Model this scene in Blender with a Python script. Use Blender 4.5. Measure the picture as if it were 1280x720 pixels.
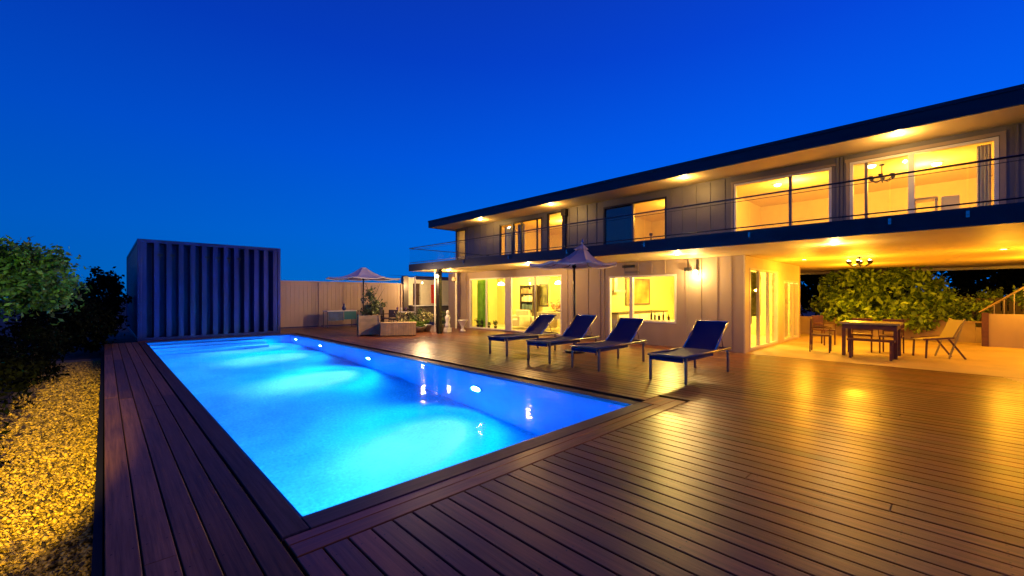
import bpy, math, random
import numpy as np
from mathutils import Vector, Matrix, Euler
R = math.radians
random.seed(7)
S = bpy.context.scene
COL = S.collection
for o in list(bpy.data.objects):
    bpy.data.objects.remove(o)

# ---------------------------------------------------------------- camera
cam_d = bpy.data.cameras.new('camera')
cam = bpy.data.objects.new('camera', cam_d); COL.objects.link(cam)
cam.location = (0, 0, 1.5)
cam.rotation_euler = (R(90), 0, R(-43.9))
cam_d.sensor_width = 36; cam_d.lens = 530/1280*36
cam_d.shift_y = (369.5-360)/1280
cam_d.clip_start = 0.05; cam_d.clip_end = 2000
S.camera = cam

# ---------------------------------------------------------------- sky (blue hour)
W = bpy.data.worlds.new('World'); S.world = W; W.use_nodes = True
nt = W.node_tree; nt.nodes.clear()
def N(t, typ, **kw):
    n = t.nodes.new(typ)
    for k, v in kw.items():
        setattr(n, k, v)
    return n
wo = N(nt, 'ShaderNodeOutputWorld'); bg = N(nt, 'ShaderNodeBackground')
tc = N(nt, 'ShaderNodeTexCoord'); sep = N(nt, 'ShaderNodeSeparateXYZ')
nt.links.new(tc.outputs['Generated'], sep.inputs[0])
ramp = N(nt, 'ShaderNodeValToRGB')
SKY = [(0.0, (0.000, 0.150, 0.60)), (0.13, (0.000, 0.130, 0.70)), (0.30, (0.000, 0.088, 0.70)),
       (0.48, (0.001, 0.048, 0.55)), (0.75, (0.004, 0.020, 0.30)), (1.0, (0.004, 0.012, 0.20))]
cr = ramp.color_ramp
cr.elements[0].position = SKY[0][0]; cr.elements[0].color = (*SKY[0][1], 1)
cr.elements[1].position = SKY[-1][0]; cr.elements[1].color = (*SKY[-1][1], 1)
for p, c_ in SKY[1:-1]:
    e = cr.elements.new(p); e.color = (*c_, 1)
nt.links.new(sep.outputs['Z'], ramp.inputs[0])
# brighter towards the afterglow (+X), darker away from it
dot = N(nt, 'ShaderNodeVectorMath', operation='DOT_PRODUCT'); dot.inputs[1].default_value = (0.86, -0.5, 0)
nt.links.new(tc.outputs['Generated'], dot.inputs[0])
mr = N(nt, 'ShaderNodeMapRange'); mr.inputs['From Min'].default_value = -0.8; mr.inputs['From Max'].default_value = 0.7
mr.inputs['To Min'].default_value = 0.70; mr.inputs['To Max'].default_value = 1.25
nt.links.new(dot.outputs['Value'], mr.inputs['Value'])
mul = N(nt, 'ShaderNodeMixRGB', blend_type='MULTIPLY'); mul.inputs[0].default_value = 1
nt.links.new(ramp.outputs[0], mul.inputs[1]); nt.links.new(mr.outputs[0], mul.inputs[2])
sky = N(nt, 'ShaderNodeTexSky'); sky.sky_type = 'NISHITA'; sky.sun_disc = False
sky.sun_elevation = R(-4); sky.sun_rotation = R(120)
tint = N(nt, 'ShaderNodeMixRGB', blend_type='MULTIPLY'); tint.inputs[0].default_value = 1; tint.inputs[2].default_value = (0.002, 0.03, 0.10, 1)
nt.links.new(sky.outputs[0], tint.inputs[1])
add = N(nt, 'ShaderNodeMixRGB', blend_type='ADD'); add.inputs[0].default_value = 1
nt.links.new(mul.outputs[0], add.inputs[1]); nt.links.new(tint.outputs[0], add.inputs[2])
nt.links.new(add.outputs[0], bg.inputs[0]); bg.inputs[1].default_value = 1.0
nt.links.new(bg.outputs[0], wo.inputs[0])

S.view_settings.view_transform = 'Standard'; S.view_settings.look = 'None'
S.view_settings.exposure = 0.0; S.view_settings.gamma = 1
S.view_settings.use_curve_mapping = False
S.cycles.use_denoising = True
S.cycles.max_bounces = 10; S.cycles.diffuse_bounces = 4; S.cycles.glossy_bounces = 4
S.cycles.transmission_bounces = 8; S.cycles.transparent_max_bounces = 16
S.cycles.caustics_refractive = True; S.cycles.caustics_reflective = False
S.cycles.sample_clamp_indirect = 6

# ---------------------------------------------------------------- lights
def light(kind, loc, power, color, size=0.1, target=None, angle=None, blend=0.6, name='light'):
    d = bpy.data.lights.new(name, kind); d.energy = power; d.color = color
    if kind == 'AREA':
        d.shape = 'DISK'; d.size = size
    else:
        d.shadow_soft_size = size
    if kind == 'SPOT':
        d.spot_size = R(angle or 90); d.spot_blend = blend
    o = bpy.data.objects.new(name, d); COL.objects.link(o); o.location = loc
    if target is not None:
        v = Vector(target) - Vector(loc)
        o.rotation_euler = v.to_track_quat('-Z', 'Y').to_euler()
    return o
# faint, very low afterglow sun
sun = light('SUN', (0, 0, 30), 0.30, (1.0, 0.55, 0.45), target=(-8, 4, 21), name='sun'); sun.data.angle = R(12)
WARM = (1.0, 0.58, 0.17); ORANGE = (1.0, 0.44, 0.02); YEL = (1.0, 0.72, 0.16)
# garden floodlight behind the camera: lights the gravel strip
light('SPOT', (-0.50, -2.2, 2.3), 7500, (1, 0.64, 0.03), 0.05, (-0.80, 7.6, -0.35), 15, 0.5, 'garden_floodlight')
light('SPOT', (-0.55, 0.3, 2.6), 170, (1, 0.64, 0.03), 0.05, (-0.75, 3.7, -0.35), 22, 0.6, 'garden_floodlight')
light('SPOT', (-2.6, 7.0, 2.6), 300, (0.80, 1.0, 0.22), 0.05, (-1.3, 12.4, 2.05), 27, 0.35, 'garden_spotlight')

# ---------------------------------------------------------------- materials
def mat(name, color, rough=0.6, metal=0.0, spec=0.5, emis=None, estr=0.0, noise=0.0, nscale=5.0, bump=0.0, bscale=40.0, stretch=(1, 1, 1), island=0.0, coat=0.0, color2=None):
    m = bpy.data.materials.new(name); m.use_nodes = True
    t = m.node_tree; b = t.nodes['Principled BSDF']
    b.inputs['Base Color'].default_value = (*color, 1); b.inputs['Roughness'].default_value = rough
    b.inputs['Metallic'].default_value = metal; b.inputs['Specular IOR Level'].default_value = spec
    b.inputs['Coat Weight'].default_value = coat
    if emis:
        b.inputs['Emission Color'].default_value = (*emis, 1); b.inputs['Emission Strength'].default_value = estr
    out = None
    tcn = N(t, 'ShaderNodeTexCoord'); mp = N(t, 'ShaderNodeMapping'); mp.inputs['Scale'].default_value = stretch
    t.links.new(tcn.outputs['Object'], mp.inputs[0])
    if noise > 0 or color2:
        nz = N(t, 'ShaderNodeTexNoise'); nz.inputs['Scale'].default_value = nscale; nz.inputs['Detail'].default_value = 6
        t.links.new(mp.outputs[0], nz.inputs[0])
        mx = N(t, 'ShaderNodeMixRGB'); 
        c2 = color2 if color2 else tuple(max(0, v*(1-noise)) for v in color)
        c1 = color if color2 else tuple(min(1, v*(1+noise)) for v in color)
        mx.inputs[1].default_value = (*c2, 1); mx.inputs[2].default_value = (*c1, 1)
        rr = N(t, 'ShaderNodeMapRange'); rr.inputs['From Min'].default_value = 0.35; rr.inputs['From Max'].default_value = 0.65
        t.links.new(nz.outputs[0], rr.inputs['Value']); t.links.new(rr.outputs[0], mx.inputs[0]); out = mx.outputs[0]
        r2 = N(t, 'ShaderNodeMapRange'); r2.inputs['To Min'].default_value = max(0.02, rough-0.08); r2.inputs['To Max'].default_value = min(1, rough+0.08)
        t.links.new(nz.outputs[0], r2.inputs['Value']); t.links.new(r2.outputs[0], b.inputs['Roughness'])
    if island > 0:
        g = N(t, 'ShaderNodeNewGeometry'); r3 = N(t, 'ShaderNodeMapRange')
        r3.inputs['To Min'].default_value = 1-island; r3.inputs['To Max'].default_value = 1+island
        t.links.new(g.outputs['Random Per Island'], r3.inputs['Value'])
        m2 = N(t, 'ShaderNodeMixRGB', blend_type='MULTIPLY'); m2.inputs[0].default_value = 1
        if out: t.links.new(out, m2.inputs[1])
        else: m2.inputs[1].default_value = (*color, 1)
        t.links.new(r3.outputs[0], m2.inputs[2]); out = m2.outputs[0]
    if out: t.links.new(out, b.inputs['Base Color'])
    if bump > 0:
        n2 = N(t, 'ShaderNodeTexNoise'); n2.inputs['Scale'].default_value = bscale; n2.inputs['Detail'].default_value = 5
        t.links.new(mp.outputs[0], n2.inputs[0])
        bp = N(t, 'ShaderNodeBump'); bp.inputs['Strength'].default_value = bump; bp.inputs['Distance'].default_value = 0.01
        t.links.new(n2.outputs[0], bp.inputs['Height']); t.links.new(bp.outputs[0], b.inputs['Normal'])
    return m
def glow(name, color, strength):
    m = bpy.data.materials.new(name); m.use_nodes = True; t = m.node_tree; t.nodes.clear()
    o = N(t, 'ShaderNodeOutputMaterial'); e = N(t, 'ShaderNodeEmission')
    e.inputs[0].default_value = (*color, 1); e.inputs[1].default_value = strength
    t.links.new(e.outputs[0], o.inputs[0]); return m
def glassmat(name, tintc=(0.95, 0.97, 0.96), refl=1.0, base=0.0):
    m = bpy.data.materials.new(name); m.use_nodes = True; t = m.node_tree; t.nodes.clear()
    o = N(t, 'ShaderNodeOutputMaterial'); tr = N(t, 'ShaderNodeBsdfTransparent'); gl = N(t, 'ShaderNodeBsdfGlossy')
    tr.inputs[0].default_value = (*tintc, 1); gl.inputs['Roughness'].default_value = 0.02
    fr = N(t, 'ShaderNodeFresnel'); fr.inputs[0].default_value = 1.45
    mt = N(t, 'ShaderNodeMath', operation='MULTIPLY_ADD'); mt.inputs[1].default_value = refl; mt.inputs[2].default_value = base
    mx = N(t, 'ShaderNodeMixShader')
    ge = N(t, 'ShaderNodeNewGeometry'); iv = N(t, 'ShaderNodeMath', operation='SUBTRACT'); iv.inputs[0].default_value = 1
    m4 = N(t, 'ShaderNodeMath', operation='MULTIPLY'); t.links.new(ge.outputs['Backfacing'], iv.inputs[1])
    t.links.new(fr.outputs[0], mt.inputs[0]); t.links.new(mt.outputs[0], m4.inputs[0]); t.links.new(iv.outputs[0], m4.inputs[1])
    t.links.new(m4.outputs[0], mx.inputs[0])
    t.links.new(tr.outputs[0], mx.inputs[1]); t.links.new(gl.outputs[0], mx.inputs[2]); t.links.new(mx.outputs[0], o.inputs[0])
    return m
def woodmat(name, base, along, rough=0.31, island=0.45, screws=(), spec=0.55):
    st = (38, 1.2, 38) if along == 'y' else (1.2, 38, 38)
    m = bpy.data.materials.new(name); m.use_nodes = True; t = m.node_tree; b = t.nodes['Principled BSDF']
    tcn = N(t, 'ShaderNodeTexCoord'); mp = N(t, 'ShaderNodeMapping'); mp.inputs['Scale'].default_value = st
    g = N(t, 'ShaderNodeNewGeometry')
    offs = N(t, 'ShaderNodeVectorMath', operation='ADD'); sc = N(t, 'ShaderNodeVectorMath', operation='SCALE')
    cmb = N(t, 'ShaderNodeCombineXYZ')
    for k in range(3): t.links.new(g.outputs['Random Per Island'], cmb.inputs[k])
    t.links.new(cmb.outputs[0], sc.inputs[0]); sc.inputs['Scale'].default_value = 17
    t.links.new(tcn.outputs['Object'], offs.inputs[0]); t.links.new(sc.outputs[0], offs.inputs[1])
    t.links.new(offs.outputs[0], mp.inputs[0])
    nz = N(t, 'ShaderNodeTexNoise'); nz.inputs['Scale'].default_value = 1.0; nz.inputs['Detail'].default_value = 8; nz.inputs['Roughness'].default_value = 0.65
    t.links.new(mp.outputs[0], nz.inputs[0])
    rp = N(t, 'ShaderNodeValToRGB'); rp.color_ramp.elements[0].position = 0.3; rp.color_ramp.elements[1].position = 0.72
    rp.color_ramp.elements[0].color = (*[v*0.5 for v in base], 1); rp.color_ramp.elements[1].color = (*[v*1.5 for v in base], 1)
    t.links.new(nz.outputs[0], rp.inputs[0])
    r3 = N(t, 'ShaderNodeMapRange'); r3.inputs['To Min'].default_value = 1-island; r3.inputs['To Max'].default_value = 1+island
    t.links.new(g.outputs['Random Per Island'], r3.inputs['Value'])
    m2 = N(t, 'ShaderNodeMixRGB', blend_type='MULTIPLY'); m2.inputs[0].default_value = 1
    t.links.new(rp.outputs[0], m2.inputs[1]); t.links.new(r3.outputs[0], m2.inputs[2])
    # weathering blotches and scuffs
    wz = N(t, 'ShaderNodeTexNoise'); wz.inputs['Scale'].default_value = 0.9; wz.inputs['Detail'].default_value = 5
    t.links.new(tcn.outputs['Object'], wz.inputs[0])
    wr = N(t, 'ShaderNodeMapRange'); wr.inputs['From Min'].default_value = 0.3; wr.inputs['From Max'].default_value = 0.7
    wr.inputs['To Min'].default_value = 0.75; wr.inputs['To Max'].default_value = 1.25
    t.links.new(wz.outputs[0], wr.inputs['Value'])
    m3 = N(t, 'ShaderNodeMixRGB', blend_type='MULTIPLY'); m3.inputs[0].default_value = 1
    t.links.new(m2.outputs[0], m3.inputs[1]); t.links.new(wr.outputs[0], m3.inputs[2])
    res = m3.outputs[0]
    if screws:
        sx = N(t, 'ShaderNodeSeparateXYZ'); t.links.new(tcn.outputs['Object'], sx.inputs[0])
        def mth(op, a, b2=None):
            q = N(t, 'ShaderNodeMath', operation=op)
            for k, v in enumerate((a, b2)):
                if v is None: continue
                if isinstance(v, (int, float)): q.inputs[k].default_value = v
                else: t.links.new(v, q.inputs[k])
            return q.outputs[0]
        ox, pitch, wd = screws
        fx = mth('MULTIPLY', mth('FRACT', mth('DIVIDE', mth('SUBTRACT', sx.outputs[0], ox), pitch)), pitch)
        ax = mth('ABSOLUTE', mth('SUBTRACT', mth('ABSOLUTE', mth('SUBTRACT', fx, wd/2)), wd/2-.026))
        ay = mth('MULTIPLY', mth('ABSOLUTE', mth('SUBTRACT', mth('FRACT', mth('DIVIDE', sx.outputs[1], .45)), .5)), .45)
        dd = mth('SQRT', mth('ADD', mth('MULTIPLY', ax, ax), mth('MULTIPLY', ay, ay)))
        mk = mth('LESS_THAN', dd, .0055)
        m5 = N(t, 'ShaderNodeMixRGB'); t.links.new(mk, m5.inputs[0]); t.links.new(res, m5.inputs[1]); m5.inputs[2].default_value = (.012, .008, .006, 1)
        res = m5.outputs[0]
    t.links.new(res, b.inputs['Base Color'])
    rg = N(t, 'ShaderNodeMapRange'); rg.inputs['From Min'].default_value = 0.3; rg.inputs['From Max'].default_value = 0.7
    rg.inputs['To Min'].default_value = rough-0.02; rg.inputs['To Max'].default_value = rough+0.07
    t.links.new(wz.outputs[0], rg.inputs['Value']); t.links.new(rg.outputs[0], b.inputs['Roughness'])
    b.inputs['Specular IOR Level'].default_value = spec; b.inputs['Specular Tint'].default_value = (1.0, 0.72, 0.48, 1)
    bp = N(t, 'ShaderNodeBump'); bp.inputs['Strength'].default_value = 0.35; bp.inputs['Distance'].default_value = 0.004
    t.links.new(nz.outputs[0], bp.inputs['Height']); t.links.new(bp.outputs[0], b.inputs['Normal'])
    return m
def leafmat(name, c1, c2, trans=0.25, rough=0.45):
    m = bpy.data.materials.new(name); m.use_nodes = True; t = m.node_tree; b = t.nodes['Principled BSDF']
    g = N(t, 'ShaderNodeNewGeometry'); mx = N(t, 'ShaderNodeMixRGB')
    mx.inputs[1].default_value = (*c1, 1); mx.inputs[2].default_value = (*c2, 1)
    t.links.new(g.outputs['Random Per Island'], mx.inputs[0]); t.links.new(mx.outputs[0], b.inputs['Base Color'])
    b.inputs['Roughness'].default_value = rough; b.inputs['Specular IOR Level'].default_value = 0.4 if rough < 0.8 else 0.05
    tl = N(t, 'ShaderNodeBsdfTranslucent'); t.links.new(mx.outputs[0], tl.inputs[0])
    ms = N(t, 'ShaderNodeMixShader'); ms.inputs[0].default_value = trans
    o = t.nodes['Material Output']
    t.links.new(b.outputs[0], ms.inputs[1]); t.links.new(tl.outputs[0], ms.inputs[2]); t.links.new(ms.outputs[0], o.inputs[0])
    return m

M = {}
M['deck_y'] = woodmat('deck_wood', (0.150, 0.050, 0.017), 'y', screws=(0.795, 0.150, 0.141))
M['deck_left'] = woodmat('deck_strip_wood', (0.135, 0.062, 0.032), 'y', 0.45, screws=(0.004, 0.156, 0.147), spec=0.2)
M['deck_x'] = woodmat('deck_border_wood', (0.20, 0.060, 0.015), 'x')
M['coping'] = woodmat('pool_coping_wood', (0.060, 0.038, 0.036), 'y', 0.5, 0.15, spec=0.15)
M['coping_x'] = woodmat('pool_coping_wood_cross', (0.060, 0.036, 0.032), 'x', 0.45, 0.15, spec=0.3)
M['black'] = mat('black_stain', (0.006, 0.006, 0.007), 0.7)
M['soil'] = mat('dark_soil', (0.018, 0.014, 0.010), 0.95, noise=0.5, nscale=3, bump=0.8, bscale=25)
M['concrete'] = mat('patio_concrete', (0.50, 0.37, 0.14), 0.55, noise=0.12, nscale=1.6, bump=0.15, bscale=60)
M['wall'] = mat('taupe_cladding', (0.34, 0.255, 0.185), 0.6, noise=0.07, nscale=2.0, bump=0.1, bscale=80, stretch=(1, 1, 0.15))
M['wall_dark'] = mat('grey_blue_cladding', (0.145, 0.130, 0.125), 0.5, noise=0.07, nscale=2.0, bump=0.1, bscale=80)
M['soffit'] = mat('cream_soffit', (0.78, 0.60, 0.28), 0.55, noise=0.04, nscale=1.2)
M['navy'] = mat('navy_fascia', (0.018, 0.020, 0.034), 0.45, noise=0.2, nscale=2, stretch=(1, 0.1, 1))
M['roof'] = mat('dark_roof_metal', (0.03, 0.035, 0.06), 0.4)
M['white'] = mat('white_frame', (0.78, 0.72, 0.60), 0.4, noise=0.04)
M['dark_metal'] = mat('dark_frame_metal', (0.03, 0.028, 0.03), 0.35, 0.6)
M['bronze'] = mat('bronze_frame', (0.20, 0.16, 0.13), 0.35, 0.3)
M['steel'] = mat('brushed_steel', (0.55, 0.52, 0.48), 0.25, 1.0)
M['room'] = mat('cream_room_wall', (0.78, 0.68, 0.27), 0.7, noise=0.03)
M['room_up'] = mat('warm_room_wall', (0.82, 0.68, 0.42), 0.7, noise=0.03)
M['floor_in'] = mat('pale_floor_tile', (0.6, 0.5, 0.32), 0.3, noise=0.1)
M['glass'] = glassmat('window_glass')
M['balglass'] = glassmat('balustrade_glass', (0.96, 0.98, 0.98), 0.6, 0.0)
M['darkglass'] = glassmat('tinted_glass', (0.05, 0.09, 0.14), 1.6, 0.10)
M['lamp'] = glow('lit_lamp_lens', (1.0, 0.75, 0.35), 30)
M['lamp_small'] = glow('lit_bulb', (1.0, 0.78, 0.42), 18)

# ---------------------------------------------------------------- mesh helpers
class MB:
    def __init__(s): s.v = []; s.f = []
    def quad(s, a, b, c, d):
        n = len(s.v); s.v += [a, b, c, d]; s.f.append((n, n+1, n+2, n+3)); return s
    def tri(s, a, b, c):
        n = len(s.v); s.v += [a, b, c]; s.f.append((n, n+1, n+2)); return s
    def box(s, x0, x1, y0, y1, z0, z1, rot=0, about=None, tilt=None):
        n = len(s.v)
        p = [Vector((x, y, z)) for z in (z0, z1) for (x, y) in ((x0, y0), (x1, y0), (x1, y1), (x0, y1))]
        if rot or tilt:
            c = Vector(about) if about else Vector(((x0+x1)/2, (y0+y1)/2, (z0+z1)/2))
            e = Euler(tilt if tilt else (0, 0, rot)).to_matrix()
            p = [c + e @ (q-c) for q in p]
        s.v += [tuple(q) for q in p]
        s.f += [tuple(n+i for i in q) for q in ((3, 2, 1, 0), (4, 5, 6, 7), (0, 1, 5, 4), (1, 2, 6, 5), (2, 3, 7, 6), (3, 0, 4, 7))]
        return s
    def beam(s, a, b, w, h=None, up=(0, 0, 1)):
        h = h or w; a = Vector(a); b = Vector(b); d = (b-a).normalized(); u = Vector(up)
        if abs(d.dot(u)) > 0.98: u = Vector((1, 0, 0))
        r = d.cross(u).normalized(); u = r.cross(d).normalized(); n = len(s.v)
        for q in (a, b):
            for (i, j) in ((-1, -1), (1, -1), (1, 1), (-1, 1)):
                s.v.append(tuple(q + r*(i*w/2) + u*(j*h/2)))
        s.f += [tuple(n+i for i in q) for q in ((0, 3, 2, 1), (4, 5, 6, 7), (0, 1, 5, 4), (1, 2, 6, 5), (2, 3, 7, 6), (3, 0, 4, 7))]
        return s
    def tube(s, pts, r, n=8, r2=None):
        pts = [Vector(p) for p in pts]; k = len(pts); st = len(s.v)
        for i, p in enumerate(pts):
            d = (pts[min(i+1, k-1)] - pts[max(i-1, 0)]).normalized()
            u = Vector((0, 0, 1)) if abs(d.z) < 0.95 else Vector((1, 0, 0))
            a = d.cross(u).normalized(); b = a.cross(d)
            rr = r if r2 is None else r + (r2-r)*i/(k-1)
            for j in range(n):
                t = 2*math.pi*j/n; s.v.append(tuple(p + a*(rr*math.cos(t)) + b*(rr*math.sin(t))))
        for i in range(k-1):
            for j in range(n):
                q = st+i*n; s.f.append((q+j, q+(j+1) % n, q+n+(j+1) % n, q+n+j))
        s.f.append(tuple(st+j for j in range(n))[::-1]); s.f.append(tuple(st+(k-1)*n+j for j in range(n)))
        return s
    def lathe(s, prof, c=(0, 0, 0), n=20, cap=True):
        st = len(s.v); k = len(prof)
        for (r, z) in prof:
            for j in range(n):
                t = 2*math.pi*j/n; s.v.append((c[0]+r*math.cos(t), c[1]+r*math.sin(t), c[2]+z))
        for i in range(k-1):
            for j in range(n):
                q = st+i*n; s.f.append((q+j, q+(j+1) % n, q+n+(j+1) % n, q+n+j))
        if cap:
            s.f.append(tuple(st+j for j in range(n))[::-1]); s.f.append(tuple(st+(k-1)*n+j for j in range(n)))
        return s
    def build(s, name, m, parent=None, smooth=False, bevel=0.0, world=True):
        me = bpy.data.meshes.new(name)
        off = Vector((0, 0, 0))
        if parent is not None and world:
            q = parent
            while q is not None:
                off += q.location; q = q.parent
        vs = [tuple(Vector(v)-off) for v in s.v] if off.length else s.v
        me.from_pydata(vs, [], s.f); me.update()
        if smooth: me.polygons.foreach_set('use_smooth', [True]*len(me.polygons))
        me.materials.append(M[m] if isinstance(m, str) else m)
        o = bpy.data.objects.new(name, me); COL.objects.link(o)
        if parent is not None: o.parent = parent
        if bevel:
            bm = o.modifiers.new('bevel', 'BEVEL'); bm.width = bevel; bm.segments = 2; bm.limit_method = 'ANGLE'
        return o
def npmesh(name, m, verts, faces, parent=None, world=True):
    """verts (n,3) array, faces (k,c) array"""
    me = bpy.data.meshes.new(name)
    off = np.zeros(3)
    if parent is not None and world:
        q = parent
        while q is not None:
            off += np.array(q.location); q = q.parent
    verts = np.asarray(verts, dtype=np.float32) - off.astype(np.float32)
    k, c = faces.shape
    me.vertices.add(len(verts)); me.vertices.foreach_set('co', verts.ravel())
    me.loops.add(k*c); me.loops.foreach_set('vertex_index', faces.astype(np.int32).ravel())
    me.polygons.add(k); me.polygons.foreach_set('loop_start', np.arange(0, k*c, c, dtype=np.int32))
    me.polygons.foreach_set('loop_total', np.full(k, c, dtype=np.int32))
    me.update(calc_edges=True); me.validate()
    me.materials.append(M[m] if isinstance(m, str) else m)
    o = bpy.data.objects.new(name, me); COL.objects.link(o)
    if parent is not None: o.parent = parent
    return o
def tag(o, label=None, cat=None, group=None, kind=None):
    if label: o['label'] = label
    if cat: o['category'] = cat
    if group: o['group'] = group
    if kind: o['kind'] = kind
    return o
def thing(name, label, cat, loc=(0, 0, 0), rz=0, group=None):
    o = bpy.data.objects.new(name, None); COL.objects.link(o)
    o.location = loc; o.rotation_euler = (0, 0, rz); o.empty_display_size = 0.2
    return tag(o, label, cat, group)
def kids(o): return [c for c in bpy.data.objects if c.parent == o]
def copy_tree(o, parent=None):
    c = o.copy(); COL.objects.link(c); c.parent = parent
    for ch in kids(o): copy_tree(ch, c)
    return c
def struct(name, mb, m, **k):
    return tag(mb.build(name, m, **k), kind='structure')

def foliage(name, m, blobs, n, size, seed, parent=None, clump=0.22, shell=0.55, aspect=0.5):
    """leaf-sized faces gathered in clumps over ellipsoids (cx,cy,cz,rx,ry,rz)"""
    rg = np.random.default_rng(seed); P = []
    vol = np.array([b[3]*b[4]+b[4]*b[5]+b[3]*b[5] for b in blobs]); vol = vol/vol.sum()
    for b, w in zip(blobs, vol):
        nb = int(n*w); nc = max(4, nb//28)
        d = rg.normal(size=(nc, 3)); d /= np.linalg.norm(d, axis=1)[:, None]
        rr = shell + (1-shell)*rg.random(nc)**0.6
        rr *= 1 + 0.16*np.sin(d[:, 0]*5+seed)*np.cos(d[:, 2]*6+d[:, 1]*4)
        cc = d*rr[:, None]*np.array(b[3:6]) + np.array(b[:3])
        idx = rg.integers(0, nc, nb)
        cs = clump*(0.5+rg.random(nc))
        P.append(cc[idx] + rg.normal(size=(nb, 3))*cs[idx][:, None]*0.55)
    P = np.vstack(P); k = len(P)
    a = rg.normal(size=(k, 3)); a /= np.linalg.norm(a, axis=1)[:, None]
    u = rg.normal(size=(k, 3)); u -= (u*a).sum(1)[:, None]*a; u /= np.linalg.norm(u, axis=1)[:, None]
    w_ = np.cross(a, u); s = size*(0.6+0.8*rg.random(k))[:, None]
    V = np.stack([P-u*s, P+w_*s*aspect+a*s*0.15-u*s*0.1, P+u*s, P-w_*s*aspect+a*s*0.15-u*s*0.1], 1).reshape(-1, 3)
    F = np.arange(4*k).reshape(k, 4)
    return npmesh(name, m, V, F, parent)

# ================================================================= GROUND
PX0, PX1, PY0, PY1 = 0.96, 5.25, 3.05, 17.95      # pool water rectangle
g = MB()
for (x0, x1, y0, y1) in ((-300, PX0-.2, -300, 300), (PX1+.2, 300, -300, 300), (PX0-.2, PX1+.2, -300, PY0-.2), (PX0-.2, PX1+.2, PY1+.2, 300)):
    g.quad((x0, y0, -0.36), (x1, y0, -0.36), (x1, y1, -0.36), (x0, y1, -0.36))
struct('ground', g, 'soil')

# gravel strip along the deck
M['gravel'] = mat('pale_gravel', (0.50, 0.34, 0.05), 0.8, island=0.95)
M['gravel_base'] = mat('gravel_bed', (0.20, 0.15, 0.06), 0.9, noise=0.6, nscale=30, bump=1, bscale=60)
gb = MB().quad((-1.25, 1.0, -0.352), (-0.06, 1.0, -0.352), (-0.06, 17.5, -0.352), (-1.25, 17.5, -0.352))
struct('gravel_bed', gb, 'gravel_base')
rg = np.random.default_rng(3)
NP = 42000
yy = 1.3 + 15.2*rg.random(NP)**1.9
xx = -0.07 - 1.05*rg.random(NP)
zz = -0.345 + 0.028*rg.random(NP)
rr = 0.85*(0.011+0.017*rg.random(NP)**1.5)*(0.75+0.06*yy)
octa = np.array([(1, 0, 0), (0, 1, 0), (-1, 0, 0), (0, -1, 0), (0, 0, .7), (0, 0, -.7)])
of = np.array([(0, 1, 4), (1, 2, 4), (2, 3, 4), (3, 0, 4), (1, 0, 5), (2, 1, 5), (3, 2, 5), (0, 3, 5)])
th = rg.random(NP)*6.28; tl = rg.normal(size=(NP, 2))*0.5
V = octa[None]*rr[:, None, None]*(0.65+0.7*rg.random((NP, 6, 1)))
ct, st_ = np.cos(th)[:, None], np.sin(th)[:, None]
V = np.stack([V[..., 0]*ct-V[..., 1]*st_, V[..., 0]*st_+V[..., 1]*ct, V[..., 2]+V[..., 0]*tl[:, :1]+V[..., 1]*tl[:, 1:]], -1)
V += np.stack([xx, yy, zz], -1)[:, None]
F = (of[None]+6*np.arange(NP)[:, None, None]).reshape(-1, 3)
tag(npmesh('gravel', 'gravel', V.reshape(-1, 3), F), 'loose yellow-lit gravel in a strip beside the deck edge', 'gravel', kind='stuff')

# ================================================================= DECK
BP, BW, BT = 0.150, 0.139, 0.028
def board(mb, x0, x1, y0, y1, z=0.0):
    e = 0.004
    n = len(mb.v)
    mb.v += [(x0, y0, z-BT), (x1, y0, z-BT), (x1, y1, z-BT), (x0, y1, z-BT), (x0, y0, z-e), (x1, y0, z-e), (x1, y1, z-e), (x0, y1, z-e),
             (x0+e, y0+e, z), (x1-e, y0+e, z), (x1-e, y1-e, z), (x0+e, y1-e, z)]
    mb.f += [tuple(n+i for i in q) for q in ((0, 1, 5, 4), (1, 2, 6, 5), (2, 3, 7, 6), (3, 0, 4, 7), (4, 5, 9, 8), (5, 6, 10, 9), (6, 7, 11, 10), (7, 4, 8, 11), (8, 9, 10, 11))]
def run(mb, x0, x1, ya, yb, rnd):
    y = ya
    first = True
    while y < yb:
        L = rnd.uniform(5.0, 7.5) if not first else rnd.uniform(2.5, 13.0)
        first = False
        e = min(y+L, yb)
        if yb-e < 0.5: e = yb
        board(mb, x0, x1, y+0.0015, e-0.0015, rnd.uniform(-0.0012, 0.0012)); y = e
rnd = random.Random(11)
dk = MB()
# left strip, five boards along the pool
for i in range(5):
    x = 0.004+i*0.156
    run(dk, x, x+0.147, -6, 18.2, rnd)
struct('deck_strip', dk, 'deck_left')
dk = MB()
# border board boundaries: main boards start beyond y=2.61 (near) and right of the coping
x = 0.795
while x < 12.0:
    x1 = min(x+BW, 11.995)
    yn = -6.0
    if x > 8.0: yn = max(-6.0, -0.61-(12.04-x)*0.29)
    if x < 5.47:
        run(dk, x, x1, yn, 2.60, rnd)
        run(dk, x, x1, PY1+0.28, 21.3, rnd)
    elif x < 5.95:
        run(dk, x, x1, yn, 2.60, rnd); run(dk, x, x1, 3.06, 21.3, rnd)
    else:
        run(dk, x, x1, yn, 21.3, rnd)
    x += BP
struct('deck', dk, 'deck_y')
bd = MB()
board(bd, 0.80, 5.93, 2.612, 2.755, 0.001)
board(bd, 0.80, 5.47, 2.765, 2.858, -0.001)
board(bd, 5.475, 5.93, 2.765, 3.05, 0.0005)
struct('deck_border', bd, 'deck_x')
sub = MB()
sub.quad((0.0, -6.2, -0.045), (PX0-.006, -6.2, -0.045), (PX0-.006, 21.4, -0.045), (0.0, 21.4, -0.045))
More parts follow.
